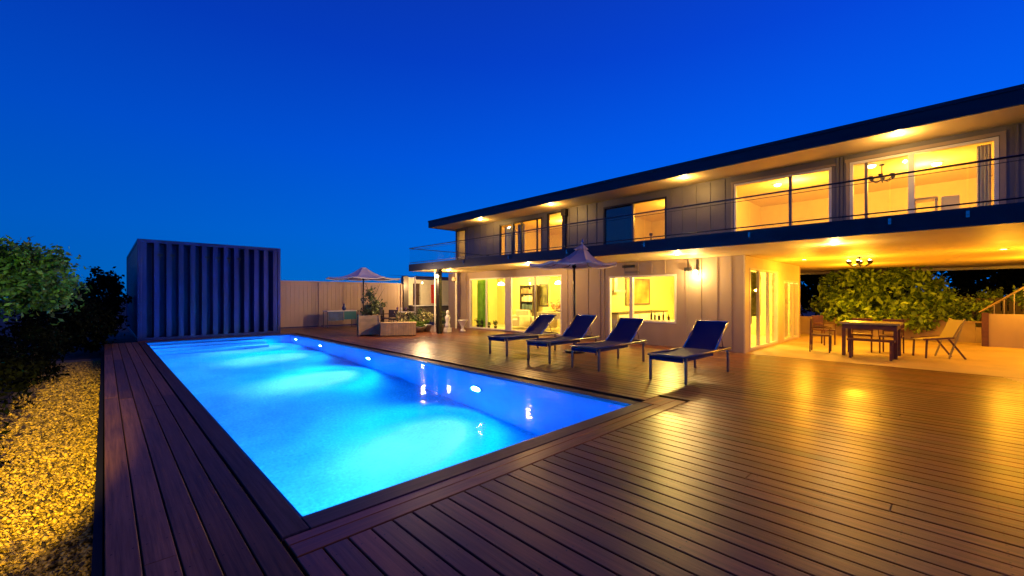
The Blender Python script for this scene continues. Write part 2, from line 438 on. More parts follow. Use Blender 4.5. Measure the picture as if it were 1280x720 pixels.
sub.quad((PX1+.006, -6.2, -0.045), (11.99, -6.2, -0.045), (11.99, 21.4, -0.045), (PX1+.006, 21.4, -0.045))
sub.quad((PX0-.006, -6.2, -0.045), (PX1+.006, -6.2, -0.045), (PX1+.006, PY0-.006, -0.045), (PX0-.006, PY0-.006, -0.045))
sub.quad((PX0-.006, PY1+.006, -0.045), (PX1+.006, PY1+.006, -0.045), (PX1+.006, 21.4, -0.045), (PX0-.006, 21.4, -0.045))
sub.quad((-0.004, -6.2, -0.36), (-0.004, 21.4, -0.36), (-0.004, 21.4, -0.03), (-0.004, -6.2, -0.03))
sub.box(-0.058, -0.008, -6.2, 18.2, -0.36, -0.27)
struct('deck_base', sub, 'black')

# patio slab
pt = MB()
pt.box(12.0, 30, -9.5, 3.77, -0.2, -0.002)
pt.box(17.9, 30, 3.77, 12, -0.2, -0.004)
pv = [(12.0, -0.62), (8.0, -1.78), (8.0, -9.5), (12.0, -9.5)]
n = len(pt.v); pt.v += [(a, b, -0.006) for a, b in pv]; pt.f.append((n+3, n+2, n+1, n))
struct('patio', pt, 'concrete')

# ================================================================= POOL
pm = bpy.data.materials.new('pool_shell_mosaic'); pm.use_nodes = True
t = pm.node_tree; b = t.nodes['Principled BSDF']; b.inputs['Roughness'].default_value = 0.5
tcn = N(t, 'ShaderNodeTexCoord')
nz = N(t, 'ShaderNodeTexNoise'); nz.inputs['Scale'].default_value = 0.8; nz.inputs['Detail'].default_value = 4
t.links.new(tcn.outputs['Object'], nz.inputs[0])
nz2 = N(t, 'ShaderNodeTexNoise'); nz2.inputs['Scale'].default_value = 22; nz2.inputs['Detail'].default_value = 3
t.links.new(tcn.outputs['Object'], nz2.inputs[0])
rp = N(t, 'ShaderNodeValToRGB'); rp.color_ramp.elements[0].position = 0.36; rp.color_ramp.elements[1].position = 0.6
rp.color_ramp.elements[0].color = (0.20, 0.40, 0.75, 1); rp.color_ramp.elements[1].color = (0.34, 0.60, 0.88, 1)
t.links.new(nz.outputs[0], rp.inputs[0])
r2 = N(t, 'ShaderNodeMapRange'); r2.inputs['From Min'].default_value = .3; r2.inputs['From Max'].default_value = .7; r2.inputs['To Min'].default_value = .78; r2.inputs['To Max'].default_value = 1.15
t.links.new(nz2.outputs[0], r2.inputs['Value'])
mm = N(t, 'ShaderNodeMixRGB', blend_type='MULTIPLY'); mm.inputs[0].default_value = 1
t.links.new(rp.outputs[0], mm.inputs[1]); t.links.new(r2.outputs[0], mm.inputs[2]); t.links.new(mm.outputs[0], b.inputs['Base Color'])
M['pool'] = pm
DEP = -1.95
pool = thing('swimming_pool', 'long rectangular swimming pool glowing blue, sunk in the timber deck', 'swimming pool', ((PX0+PX1)/2, (PY0+PY1)/2, 0))
ps = MB()
x0, x1, y0, y1 = PX0, PX1, PY0, PY1
ps.quad((x0, y0, DEP), (x1, y0, DEP), (x1, y1, DEP), (x0, y1, DEP))
ps.build('basin_floor', 'pool', pool)
ps = MB()
ps.quad((x0, y0, -.012), (x1, y0, -.012), (x1, y0, DEP), (x0, y0, DEP))
ps.quad((x0, y1, DEP), (x1, y1, DEP), (x1, y1, -.012), (x0, y1, -.012))
ps.quad((x0, y0, DEP), (x0, y1, DEP), (x0, y1, -.012), (x0, y0, -.012))
ps.quad((x1, y0, -.012), (x1, y1, -.012), (x1, y1, DEP), (x1, y0, DEP))
M['poolwall'] = mat('blue_pool_wall', (0.02, 0.38, 0.76), 0.5, noise=.12, nscale=1.5)
ps.build('basin_wall', 'poolwall', pool)
# steps at the far end
st = MB()
for i in range(3):
    st.box(x0+0.01, x1-1.0, y1-0.35*(3-i), y1-0.01-0.35*(2-i) if i < 2 else y1-0.01, DEP+0.004, DEP+0.45*(i+1))
st.build('step', 'pool', pool)
for q, m_ in (((x0-0.165, x0-0.004, y0-0.17, y1+0.17, 0.003), 'coping'), ((x1+0.004, x1+0.19, y0-0.0, y1+0.17, 0.003), 'coping'), ((x0+0.0, x1+0.19, y0-0.185, y0-0.004, 0.0045), 'coping_x'), ((x0, x1, y1+0.004, y1+0.2, 0.003), 'coping_x')):
    cp = MB(); board(cp, *q); cp.build('coping', m_, pool)
# thin dark waterline liner
M['liner'] = mat('dark_waterline_tile', (0.01, 0.03, 0.12), 0.3)
ln = MB()
ln.box(x0-0.003, x0+0.012, y0, y1, -.075, 0.001); ln.box(x1-0.012, x1+0.003, y0, y1, -.075, 0.001)
ln.box(x0+.012, x1-.012, y0-.003, y0+.012, -.075, 0.001); ln.box(x0+.012, x1-.012, y1-.012, y1+.003, -.075, 0.001)
ln.build('waterline_tile', 'liner', pool)
M['poollens'] = glow('pool_lamp_lens', (0.35, 0.75, 1.0), 40)
def pool_light(p, nrm):
    n = 20; p = Vector(p); nv = Vector(nrm); u = Vector((0, 0, 1)); w_ = nv.cross(u)
    def ring(r_, h_): return [tuple(p+nv*h_+w_*(r_*math.cos(2*math.pi*j/n))+u*(r_*math.sin(2*math.pi*j/n))) for j in range(n)]
    rim = MB()
    for pr in ((0.17, 0.0), (0.17, 0.03), (0.13, 0.04), (0.13, 0.0)): rim.v += ring(*pr)
    for i in range(3):
        for j in range(n): rim.f.append((i*n+j, i*n+(j+1) % n, (i+1)*n+(j+1) % n, (i+1)*n+j))
    rm = rim.build('pool_light', 'steel', pool)
    le = MB(); le.v = ring(.125, .025); le.f = [tuple(range(n))]; le.build('lens', 'poollens', rm)
for ly, pw in ((6.45, 1250), (11.1, 1250), (14.7, 1250), (17.2, 1000)):
    pool_light((x1, ly, -0.98), (-1, 0, 0))
    light('SPOT', (x1-0.07, ly, -0.98), pw, (0.0, 0.44, 1.0), 0.10, (x1-2.2, ly-0.5, DEP), 140, 1.0, 'pool_lamp')
    light('SPOT', (x1-0.07, ly, -0.98), pw*1.9, (0.34, 0.80, 1.0), 0.22, (x1-1.15, ly-.35, DEP), 56, 1.0, 'pool_lamp')
pool_light((x0+1.6, y0, -0.9), (0, 1, 0))  # hidden lamp added on the near wall, fill for the near-left water
light('SPOT', (x0+1.6, y0+0.07, -0.9), 1300, (0.0, 0.50, 1.0), 0.10, (x0+1.1, y0+2.6, DEP), 150, 1.0, 'pool_lamp')
# water
wm = bpy.data.materials.new('pool_water'); wm.use_nodes = True; t = wm.node_tree; t.nodes.clear()
wout = N(t, 'ShaderNodeOutputMaterial'); wr_ = N(t, 'ShaderNodeBsdfRefraction'); wg = N(t, 'ShaderNodeBsdfGlossy'); wf = N(t, 'ShaderNodeFresnel')
wr_.inputs['Color'].default_value = (0.75, 0.96, 1.0, 1); wr_.inputs['Roughness'].default_value = 0.04; wr_.inputs['IOR'].default_value = 1.2
wg.inputs['Roughness'].default_value = 0.06; wf.inputs['IOR'].default_value = 1.2
wk = N(t, 'ShaderNodeMath', operation='MULTIPLY'); wk.inputs[1].default_value = 0.22
wx = N(t, 'ShaderNodeMixShader')
t.links.new(wf.outputs[0], wk.inputs[0]); t.links.new(wk.outputs[0], wx.inputs[0]); t.links.new(wr_.outputs[0], wx.inputs[1]); t.links.new(wg.outputs[0], wx.inputs[2]); t.links.new(wx.outputs[0], wout.inputs[0])
tcn = N(t, 'ShaderNodeTexCoord')
n1 = N(t, 'ShaderNodeTexNoise'); n1.inputs['Scale'].default_value = 2.2; n1.inputs['Detail'].default_value = 3
n2 = N(t, 'ShaderNodeTexNoise'); n2.inputs['Scale'].default_value = 0.5; n2.inputs['Detail'].default_value = 2
t.links.new(tcn.outputs['Object'], n1.inputs[0]); t.links.new(tcn.outputs['Object'], n2.inputs[0])
ad = N(t, 'ShaderNodeMath', operation='MULTIPLY_ADD'); ad.inputs[1].default_value = 3.0
t.links.new(n2.outputs[0], ad.inputs[0]); t.links.new(n1.outputs[0], ad.inputs[2])
bp = N(t, 'ShaderNodeBump'); bp.inputs['Strength'].default_value = 0.12; bp.inputs['Distance'].default_value = 0.05
t.links.new(ad.outputs[0], bp.inputs['Height']); 
for q in (wr_, wg, wf): t.links.new(bp.outputs[0], q.inputs['Normal'])
M['water'] = wm
struct('water', MB().quad((x0+.012, y0+.012, -.028), (x1-.012, y0+.012, -.028), (x1-.012, y1-.012, -.028), (x0+.012, y1-.012, -.028)), 'water')

# ================================================================= CORRUGATED CONTAINER
M['corr'] = mat('dark_corrugated_steel', (0.008, 0.016, 0.12), 0.4, 0.1, noise=0.35, nscale=1.5, stretch=(1, 1, 0.25))
cont = thing('shipping_container', 'tall dark corrugated metal container at the far end of the pool', 'container', (2.9, 18.35, 0))
CX0, CX1, CY, CT, CE = 0.78, 5.02, 18.42, 3.36, 27.5
mb = MB()
def corrug(mb, a0, a1, fixed, depth, z0, z1, axis, pitch=0.325):
    a = a0; pts = []
    while a < a1-1e-6:
        for fr, dd in ((0, 0), (0.42, 0), (0.48, 1), (0.93, 1), (0.99, 0)):
            q = a+fr*pitch
            if q <= a1: pts.append((q, dd*depth))
        a += pitch
    pts.append((a1, 0))
    for (p, q) in zip(pts, pts[1:]):
        if q[0]-p[0] < 1e-5: continue
        if axis == 'x': mb.quad((p[0], fixed+p[1], z0), (q[0], fixed+q[1], z0), (q[0], fixed+q[1], z1), (p[0], fixed+p[1], z1))
        else: mb.quad((fixed+p[1], q[0], z0), (fixed+p[1], p[0], z0), (fixed+p[1], p[0], z1), (fixed+q[1], q[0], z1)) if False else mb.quad((fixed+p[1], p[0], z0), (fixed+q[1], q[0], z0), (fixed+q[1], q[0], z1), (fixed+p[1], p[0], z1))
corrug(mb, CX0+.10, CX1-.08, CY+0.03, 0.50, 0.10, CT-0.10, 'x')
mb.build('front_panel', 'corr', cont)
mb = MB(); corrug(mb, CY+.10, CE-.1, CX0+0.02, 0.10, 0.10, CT-0.10, 'y'); corrug(mb, CY+.10, CE-.1, CX1-0.12, 0.10, 0.10, CT-0.10, 'y')
mb.quad((CX0, CE, 0), (CX1, CE, 0), (CX1, CE, CT), (CX0, CE, CT)); mb.build('side_panel', 'corr', cont)
mb = MB().box(CX0+.02, CX1-.02, CY+.03, CE, CT-.05, CT-.01); mb.build('roof', 'corr', cont)
mb = MB()
for xx_ in (CX0, CX1-.09):
    mb.box(xx_, xx_+.10, CY, CY+.12, 0, CT)
mb.box(CX0+.1, CX1-.09, CY-.005, CY+.17, CT-.11, CT+.002); mb.box(CX0+.1, CX1-.09, CY-.005, CY+.17, 0.0, 0.11)
mb.box(CX0+.001, CX0+.11, CY+.12, CE, CT-.11, CT); mb.box(CX0+.001, CX0+.11, CY+.12, CE, 0, .1)
mb.build('frame', 'corr', cont, bevel=0.006)
for i in (1, 2, 5, 6, 7, 8):
    hx = CX0+.10+0.325*i+0.18
    mb = MB().box(hx-.10, hx+.04, CY+.0, CY+.05, 2.83, 2.90); mb.tube([(hx-.03, CY-.01, 2.83), (hx-.03, CY-.05, 2.78), (hx-.03, CY-.03, 2.70)], .012, 6)
    mb.build('hook', 'dark_metal', cont)

# ================================================================= LEFT GARDEN
M['leaf_tree'] = leafmat('tree_leaves', (0.012, 0.05, 0.008), (0.20, 0.38, 0.04))
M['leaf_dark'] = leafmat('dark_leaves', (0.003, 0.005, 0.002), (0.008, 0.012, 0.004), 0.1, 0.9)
M['leaf_hedge'] = leafmat('hedge_leaves', (0.03, 0.08, 0.01), (0.36, 0.56, 0.06))
M['leaf_pot'] = leafmat('pot_plant_leaves', (0.05, 0.08, 0.03), (0.14, 0.18, 0.06))
M['bark'] = mat('bark', (0.06, 0.045, 0.035), 0.9, noise=0.4, nscale=12, bump=0.6)
def trunk(parent, x, y, z0, z1, r, seed, limbs=5, spread=0.6):
    rn = random.Random(seed); mb = MB()
    pts = [(x+rn.uniform(-.05, .05)*i, y+rn.uniform(-.05, .05)*i, z0+(z1-z0)*i/4) for i in range(5)]
    mb.tube(pts, r, 8, r*0.45)
    for k in range(limbs):
        i = rn.choice((2, 3, 4)); p = Vector(pts[i]); a = rn.uniform(0, 6.28)
        q = p+Vector((math.cos(a)*spread*.5, math.sin(a)*spread*.5, .3)); e = p+Vector((math.cos(a)*spread, math.sin(a)*spread, rn.uniform(.4, .8)))
        mb.tube([p, q, e], r*.4, 6, r*.12)
    return mb.build('trunk', 'bark', parent, smooth=True)
tr = thing('broadleaf_tree', 'rounded leafy green tree lit pale at far left beside the gravel', 'tree', (-1.55, 12.2, -.36))
trunk(tr, -1.55, 12.2, -.36, 1.7, .08, 2)
foliage('crown', 'leaf_tree', [(-1.7, 12.3, 1.80, 1.2, 1.2, .66), (-.80, 12.2, 1.76, .48, .7, .52), (-2.6, 11.6, 1.9, .8, .8, .6), (-1.4, 12.6, 2.15, .8, .8, .38)], 12000, 0.055, 5, tr, 0.17, 0.5)
def shrub(label, blobs, n, size, seed, m='leaf_dark', name='garden_shrub', group='dark shrubs left of the deck', cat='shrub', z0=-.36):
    c = blobs[0]
    t_ = thing(name, label, cat, (c[0], c[1], z0), group=group)
    trunk(t_, c[0], c[1], z0, c[2], .035, seed, 4, .3)
    foliage('foliage', m, blobs, n, size, seed, t_, 0.16, 0.35)
    return t_
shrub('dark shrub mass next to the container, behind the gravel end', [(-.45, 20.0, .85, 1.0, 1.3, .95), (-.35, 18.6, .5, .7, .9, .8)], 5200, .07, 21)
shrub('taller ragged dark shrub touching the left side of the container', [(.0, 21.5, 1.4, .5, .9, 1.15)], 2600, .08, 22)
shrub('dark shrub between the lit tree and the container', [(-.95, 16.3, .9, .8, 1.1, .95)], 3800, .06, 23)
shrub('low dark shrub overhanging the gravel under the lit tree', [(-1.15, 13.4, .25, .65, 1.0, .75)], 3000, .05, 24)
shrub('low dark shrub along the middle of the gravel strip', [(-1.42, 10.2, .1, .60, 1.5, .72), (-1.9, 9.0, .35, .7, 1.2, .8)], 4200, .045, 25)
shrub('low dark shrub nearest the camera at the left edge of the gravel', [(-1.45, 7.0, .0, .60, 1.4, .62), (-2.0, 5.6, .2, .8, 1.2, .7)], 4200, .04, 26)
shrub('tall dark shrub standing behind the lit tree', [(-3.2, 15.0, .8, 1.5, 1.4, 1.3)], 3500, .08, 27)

shrub('slender unseen shrub added at the camera end to dapple the light on the gravel', [(-.75, 1.3, 1.05, .35, .45, .38), (-.8, 1.5, .5, .3, .4, .5)], 190, .05, 28)  # out of view, added to throw dappled shade across the gravel
# ================================================================= HOUSE
house = thing('house', 'two-storey flat-roofed house with lit windows, glass balcony and covered patio', 'house', (12, 3.77, 0))
WX, UX, FX, RX = 12.0, 14.0, 9.47, 12.63
SOF, FTOP, CEIL, RTOP = 2.56, 2.84, 5.17, 5.52
YE = 3.77
def wallx(mb, X, th_, y0, y1, z0, z1, ops):
    ys = sorted({y0, y1, *[q for o_ in ops for q in o_[:2]]})
    for a, b_ in zip(ys, ys[1:]):
        o_ = [o_ for o_ in ops if o_[0] <= a+1e-6 and o_[1] >= b_-1e-6]
        if not o_: mb.box(X, X+th_, a, b_, z0, z1)
        else:
            if o_[0][2] > z0+.005: mb.box(X, X+th_, a, b_, z0, o_[0][2])
            if o_[0][3] < z1-.005: mb.box(X, X+th_, a, b_, o_[0][3], z1)
def wally(mb, Yp, th_, x0, x1, z0, z1, ops):
    xs = sorted({x0, x1, *[q for o_ in ops for q in o_[:2]]})
    for a, b_ in zip(xs, xs[1:]):
        o_ = [o_ for o_ in ops if o_[0] <= a+1e-6 and o_[1] >= b_-1e-6]
        if not o_: mb.box(a, b_, Yp, Yp+th_, z0, z1)
        else:
            if o_[0][2] > z0+.005: mb.box(a, b_, Yp, Yp+th_, z0, o_[0][2])
            if o_[0][3] < z1-.005: mb.box(a, b_, Yp, Yp+th_, o_[0][3], z1)
# lower walls
LOP = [(9.86, 15.24, .04, 2.27), (5.57, 7.04, .68, 2.13), (7.04, 7.86, .04, 2.13)]
lw = MB(); wallx(lw, WX, .15, YE+.0, 16.9, 0, SOF-.004, LOP)
wally(lw, 16.75, .15, 12.15, 17.9, 0, SOF-.004, [])
lw.box(17.75, 17.9, YE, 16.75, 0, SOF-.004)
for y in (4.08, 4.44, 4.87, 5.28, 8.05, 8.21, 8.7, 9.36, 9.60, 15.5, 15.95, 16.4):
    lw.box(WX-.022, WX-.001, y-.022, y+.022, 0.02, SOF-.03)
for y in (5.92, 6.35, 6.8, 7.3): lw.box(WX-.022, WX-.001, y-.022, y+.022, 2.16, SOF-.03)
lw.build('lower_wall', 'wall', house)
EOP = [(12.46, 15.08, .04, 2.25), (15.75, 17.55, .04, 2.0)]
M['wall_end'] = mat('cream_end_wall', (0.66, 0.54, 0.32), 0.55, noise=0.05)
ew = MB(); wally(ew, YE-.002, .15, 12.16, 17.74, 0, SOF-.006, EOP); ew.build('end_wall', 'wall_end', house)
cb = MB().box(WX-.02, WX+.09, YE-.035, YE-.004, 0, SOF-.01); cb.build('corner_trim', 'wall_end', house)
# windows
def windowx(X, y0, y1, z0, z1, mulls, fm='white', fw=.055, pm_='glass', name='window', label=None, darkpanes=()):
    """frame in a wall of constant X; mulls = list of (y, width, material)"""
    f = MB(); xa, xb = X-.012, X+.09
    f.box(xa, xb, y0+.002, y0+fw, z0+.002, z1-.002); f.box(xa, xb, y1-fw, y1-.002, z0+.002, z1-.002)
    f.box(xa+.001, xb-.001, y0+fw, y1-fw, z1-fw, z1-.003); f.box(xa+.001, xb-.001, y0+fw, y1-fw, z0+.003, z0+fw)
    fr = f.build(name, fm, house)
    if label: fr['label'] = label
    for (ym, wm_, m_) in mulls:
        MB().box(xa+.006, xb-.012, ym-wm_/2, ym+wm_/2, z0+fw, z1-fw).build('mullion', m_, fr)
    ed = [y0+fw]+[m_[0] for m_ in sorted(mulls)]+[y1-fw]
    for i, (a, b_) in enumerate(zip(ed, ed[1:])):
        MB().box(X+.030+.02*(i % 2), X+.036+.02*(i % 2), a-.004, b_+.004, z0+fw-.003, z1-fw+.003).build('pane', 'darkglass' if i in darkpanes else pm_, fr)
    return fr
def windowy(Yp, x0_, x1_, z0, z1, mulls, fm='white', fw=.055, name='sliding_door'):
    f = MB(); ya, yb = Yp-.015, Yp+.09
    f.box(x0_+.002, x0_+fw, ya, yb, z0+.002, z1-.002); f.box(x1_-fw, x1_-.002, ya, yb, z0+.002, z1-.002)
    f.box(x0_+fw, x1_-fw, ya+.001, yb-.001, z1-fw, z1-.003); f.box(x0_+fw, x1_-fw, ya+.001, yb-.001, z0+.003, z0+fw)
    fr = f.build(name, fm, house)
    for (xm, wm_, m_) in mulls: MB().box(xm-wm_/2, xm+wm_/2, ya+.006, yb-.012, z0+fw, z1-fw).build('mullion', m_, fr)
    ed = [x0_+fw]+[m_[0] for m_ in mulls]+[x1_-fw]
    for i, (a, b_) in enumerate(zip(ed, ed[1:])):
        MB().box(a-.004, b_+.004, Yp+.030+.02*(i % 2), Yp+.036+.02*(i % 2), z0+fw-.003, z1-fw+.003).build('pane', 'glass', fr)
    return fr
windowx(WX, 9.86, 15.24, .04, 2.27, [(11.2, .07, 'bronze'), (12.70, .36, 'white'), (14.1, .05, 'white')], name='sliding_door')
windowx(WX, 7.04, 7.86, .04, 2.13, [], name='glass_door')
windowx(WX, 5.57, 7.04, .68, 2.13, [], name='window')
windowy(YE, 12.46, 15.08, .04, 2.25, [(13.3, .06, 'white'), (14.2, .07, 'white')])
windowy(YE, 15.75, 17.55, .04, 2.0, [(16.9, .06, 'white')])
# upper storey
UOP = [(-.70, 1.86, FTOP+.02, 4.96), (2.24, 4.68, FTOP+.02, 4.93), (6.85, 9.42, FTOP+.02, 4.93), (11.42, 12.32, FTOP+.02, 5.10), (12.62, 15.44, FTOP+.02, 4.98), (18.14, 18.92, 3.0, 5.06),
       (-4.2, -1.9, FTOP+.02, 4.96)]
uw = MB(); wallx(uw, UX, .15, -7.0, 19.05, FTOP-.01, CEIL+.01, UOP)
wally(uw, 18.9, .15, 14.15, 23.2, FTOP-.01, CEIL+.01, []); wally(uw, -7.0, .15, 14.15, 23.2, FTOP-.01, CEIL+.01, [])
uw.box(23.05, 23.2, -6.85, 18.9, FTOP-.01, CEIL+.01)
for y in (-.95, -1.2, 1.95, 2.03, 2.12, 4.95, 5.4, 5.85, 6.3, 6.7, 9.75, 10.2, 10.7, 11.1, 12.47, 15.9, 16.4, 16.9, 17.4, 17.9):
    uw.box(UX-.022, UX-.001, y-.022, y+.022, FTOP+.02, CEIL-.03)
uw.build('upper_wall', 'wall_dark', house)
windowx(UX, -.70, 1.86, FTOP+.02, 4.96, [(1.53, .06, 'bronze'), (.69, .11, 'white')], 'white', .07)
windowx(UX, 2.24, 4.68, FTOP+.02, 4.93, [(3.19, .07, 'bronze')], 'white', .06)
windowx(UX, 6.85, 9.42, FTOP+.02, 4.93, [(8.15, .07, 'bronze')], 'dark_metal', .06, darkpanes=(1,), label='window with a dark left pane and a lit right pane')
windowx(UX, 11.42, 12.32, FTOP+.02, 5.10, [], 'dark_metal', .06)
windowx(UX, 12.62, 15.44, FTOP+.02, 4.98, [(12.95, .04, 'dark_metal'), (13.93, .08, 'dark_metal'), (14.52, .12, 'dark_metal')], 'dark_metal', .06)
windowx(UX, 18.14, 18.92, 3.0, 5.06, [], 'dark_metal', .05)
windowx(UX, -4.2, -1.9, FTOP+.02, 4.96, [(-3.0, .08, 'white')], 'white', .07)
# head trims above the two big windows
tm = MB().box(UX-.03, UX-.004, -.80, 1.96, 4.97, 5.05); tm.box(UX-.03, UX-.004, -.80, -.71, FTOP+.02, 4.97); tm.box(UX-.03, UX-.004, 1.87, 1.93, FTOP+.02, 4.97)
tm.box(UX-.03, UX-.004, 2.15, 4.76, 4.94, 5.0); tm.box(UX-.03, UX-.004, 4.69, 4.75, FTOP+.02, 4.94)
tm.build('window_trim', 'wall', house)
# roof
rf = MB().box(RX+.05, 24.2, -8.0, 19.60, CEIL+.03, RTOP-.03); rfo = rf.build('roof', 'roof', house)
fb = MB().box(RX, RX+.045, -8.0, 19.64, CEIL-.015, RTOP); fb.box(RX+.045, 24.2, 19.605, 19.64, CEIL-.015, RTOP)
fb.box(RX-.02, RX-.001, -8.0, 19.66, RTOP-.07, RTOP+.012)
fb.build('fascia', 'navy', rfo)
MB().quad((RX+.046, -8, CEIL), (24.2, -8, CEIL), (24.2, 19.604, CEIL), (RX+.046, 19.604, CEIL)).build('soffit', 'soffit', rfo)
# balcony slab and upper floor
bs = MB().box(FX+.05, 23.3, -8, 16.22, SOF+.03, FTOP-.012); bs.box(UX, 23.3, 16.22, 19.0, SOF+.03, FTOP-.012)
bso = bs.build('balcony', 'roof', house)
fb = MB().box(FX, FX+.045, -8, 16.26, SOF-.012, FTOP); fb.box(FX+.045, UX, 16.222, 16.26, SOF-.012, FTOP)
fb.build('fascia', 'navy', bso)
MB().quad((FX+.046, -8, SOF), (23.3, -8, SOF), (23.3, 16.22, SOF), (FX+.046, 16.22, SOF)).build('soffit', 'soffit', bso)
sb = MB().box(23.22, 23.32, -8, 19, SOF-.10, FTOP); sb.build('back_beam', 'white', bso)
# glass balustrade
br = MB()
br.tube([(FX+.02, -8, 3.51), (FX+.02, 16.24, 3.53)], .017, 8); br.tube([(FX+.02, 16.24, 3.53), (UX, 16.24, 3.53)], .017, 8)
bal = br.build('balustrade', 'dark_metal', house)
MB().tube([(FX+.02, -8, 2.905), (FX+.02, 16.24, 2.905)], .013, 8).tube([(FX+.02, -8, 3.44), (FX+.02, 16.24, 3.46)], .006, 6).build('rail', 'dark_metal', bal)
ys = [-8, -5.2, -2.7, -.16, .73, 2.87, 5.2, 7.6, 10.0, 12.4, 14.4, 16.24]
for a, b_ in zip(ys, ys[1:]): MB().box(FX+.014, FX+.026, a+.012, b_-.012, FTOP+.004, 3.50).build('glass_panel', 'balglass', bal)
MB().box(FX+.05, UX-.01, 16.234, 16.246, FTOP+.004, 3.50).build('glass_panel', 'balglass', bal)
for y in ys[2:-1]:
    MB().box(FX-.014, FX-.001, y-.02, y+.02, 2.69, 2.79).tube([(FX-.010, y, 2.74), (FX-.035, y, 2.74)], .014, 8).build('bracket', 'steel', bal)
# dark downpipe with a lantern between upper windows
dp = MB().box(UX-.16, UX-.06, 11.20, 11.34, FTOP, 5.05); dp.box(UX-.22, UX-.02, 11.14, 11.38, 4.85, 5.12); dp.build('downpipe', 'dark_metal', house)
# balcony posts
for (x, y, w_, m_) in ((FX+.10, 14.1, .15, 'dark_metal'), (FX+.10, -7.6, .15, 'dark_metal'), (23.1, -7.6, .2, 'dark_metal'), (23.1, 18.0, .2, 'dark_metal'), (16.0, 18.6, .16, 'dark_metal')):
    MB().box(x-w_/2, x+w_/2, y-w_/2, y+w_/2, 0, SOF-.005).build('post', m_, house)
MB().tube([(11.6, 15.75, 0), (11.6, 15.75, SOF-.01)], .045, 10).build('post', 'white', house)
MB().tube([(9.9, 14.9, 0), (9.9, 14.9, SOF-.01)], .03, 10).build('post', 'white', house)
# interior shells
ri = MB()
ri.box(12.16, 17.74, YE+.16, 16.74, -.02, .03); ri.build('floor', 'floor_in', house)
rm = MB()
rm.box(17.60, 17.74, YE+.15, 16.74, .031, 2.45); rm.box(12.17, 17.6, 8.32, 8.44, .031, 2.45); rm.box(12.17, 17.6, 16.60, 16.74, .031, 2.45)
rm.box(14.9, 15.0, 13.0, 16.6, .031, 2.45); rm.box(12.16, 17.74, YE+.16, 16.74, 2.452, 2.50)
rm.build('lower_room_wall', 'room', house)
um = MB()
um.box(19.2, 19.3, -6.85, 18.9, FTOP+.03, 5.10)
for y in (-1.6, 5.45, 10.2, 16.6): um.box(14.16, 19.2, y-.05, y+.05, FTOP+.03, 5.10)
um.box(14.16, 19.3, -6.85, 18.9, 5.102, 5.15); um.box(14.16, 19.3, -6.85, 18.9, FTOP, FTOP+.028)
um.build('upper_room_wall', 'room_up', house)

# lights fixed to the house
def downlight(x, y, z, power, color=WARM, angle=125, em=True, r_=.055):
    f = MB(); f.lathe([(r_+.035, .0), (r_+.035, -.012), (r_, -.014), (r_, -.004)], (x, y, z), 20, False)
    fr = f.build('downlight', 'white', house)
    l_ = MB(); l_.v = [(x+(r_+.004)*math.cos(2*math.pi*j/18), y+(r_+.004)*math.sin(2*math.pi*j/18), z-.010) for j in range(18)]; l_.f = [tuple(range(18))[::-1]]
    l_.build('lens', 'lamp', fr)
    light('POINT', (x, y, z-angle), power, color, .05, name='downlight_lamp')
for (x, y) in ((13.1, 15.8), (12.95, 11.2), (13.0, 5.8), (13.0, .86), (13.0, -3.8)): downlight(x, y, CEIL, 58, WARM, .16)
for (x, y, p) in ((10.5, 10.1, 115), (10.6, 4.9, 72), (10.8, 1.68, 60), (10.6, 14.9, 70)): downlight(x, y, SOF, p, WARM, .16)
for (x, y, p) in ((14.7, 3.0, 105), (14.7, -.8, 90), (18.3, 2.3, 165), (18.3, -1.6, 140), (11.4, -2.6, 18)): downlight(x, y, SOF, p, ORANGE, .85)
# wall sconce with two conduits
sc_ = MB(); sc_.box(WX-.10, WX-.001, 5.12, 5.30, 2.20, 2.30); sc_.box(WX-.03, WX-.001, 4.93, 4.99, 2.22, 2.52); sc_.tube([(WX-.05, 5.21, 2.3), (WX-.05, 5.21, 2.55)], .012, 6)
so = sc_.build('wall_light', 'dark_metal', house)
MB().lathe([(.05, 0), (.06, .03), (.06, .10), (.04, .13)], (WX-.10, 4.98, 2.08), 14).build('lamp_glass', 'lamp_small', so, smooth=True)
light('POINT', (WX-.22, 4.98, 2.08), 70, (1, .66, .22), .05, name='wall_lamp')
# lamp at the head of the dark balcony post
pl = MB().lathe([(.03, 0), (.08, .02), (.08, .05), (.03, .06)], (FX-.02, 14.08, 2.33), 14).build('post_light', 'dark_metal', house)
MB().lathe([(.02, 0), (.065, .04), (.07, .09), (.03, .11)], (FX-.02, 14.08, 2.20), 14).build('lamp_glass', 'lamp_small', pl, smooth=True)
light('POINT', (FX-.45, 14.4, 2.1), 260, (1, .62, .28), .06, name='post_lamp')
# heater and security lamp above the kitchen window
MB().box(WX-.14, WX-.02, 6.9, 7.28, 2.38, 2.46).build('heater', 'dark_metal', house)
MB().box(WX-.10, WX-.025, 6.75, 7.2, 2.20, 2.27).build('blind_box', 'bronze', house)
# interior lamps
for (x, y, p) in ((13.6, 10.6, 190), (13.4, 14.2, 170), (16.3, 11.0, 150), (16.2, 15.0, 70)): light('POINT', (x, y, 2.2), p*2.3, YEL, .12, name='room_lamp')
for (x, y, p) in ((13.5, 6.5, 150), (15.8, 5.3, 190)): light('POINT', (x, y, 2.2), p*2.3, YEL, .12, name='room_lamp')
for (x, y, p) in ((16.2, .6, 150), (15.6, 3.4, 120), (16.0, 7.3, 110), (16.0, 13.0, 150), (16.0, -3.8, 130), (15.6, 17.6, 80)): light('POINT', (x, y, 4.75), p*1.8, (1, .50, .05), .12, name='room_lamp')

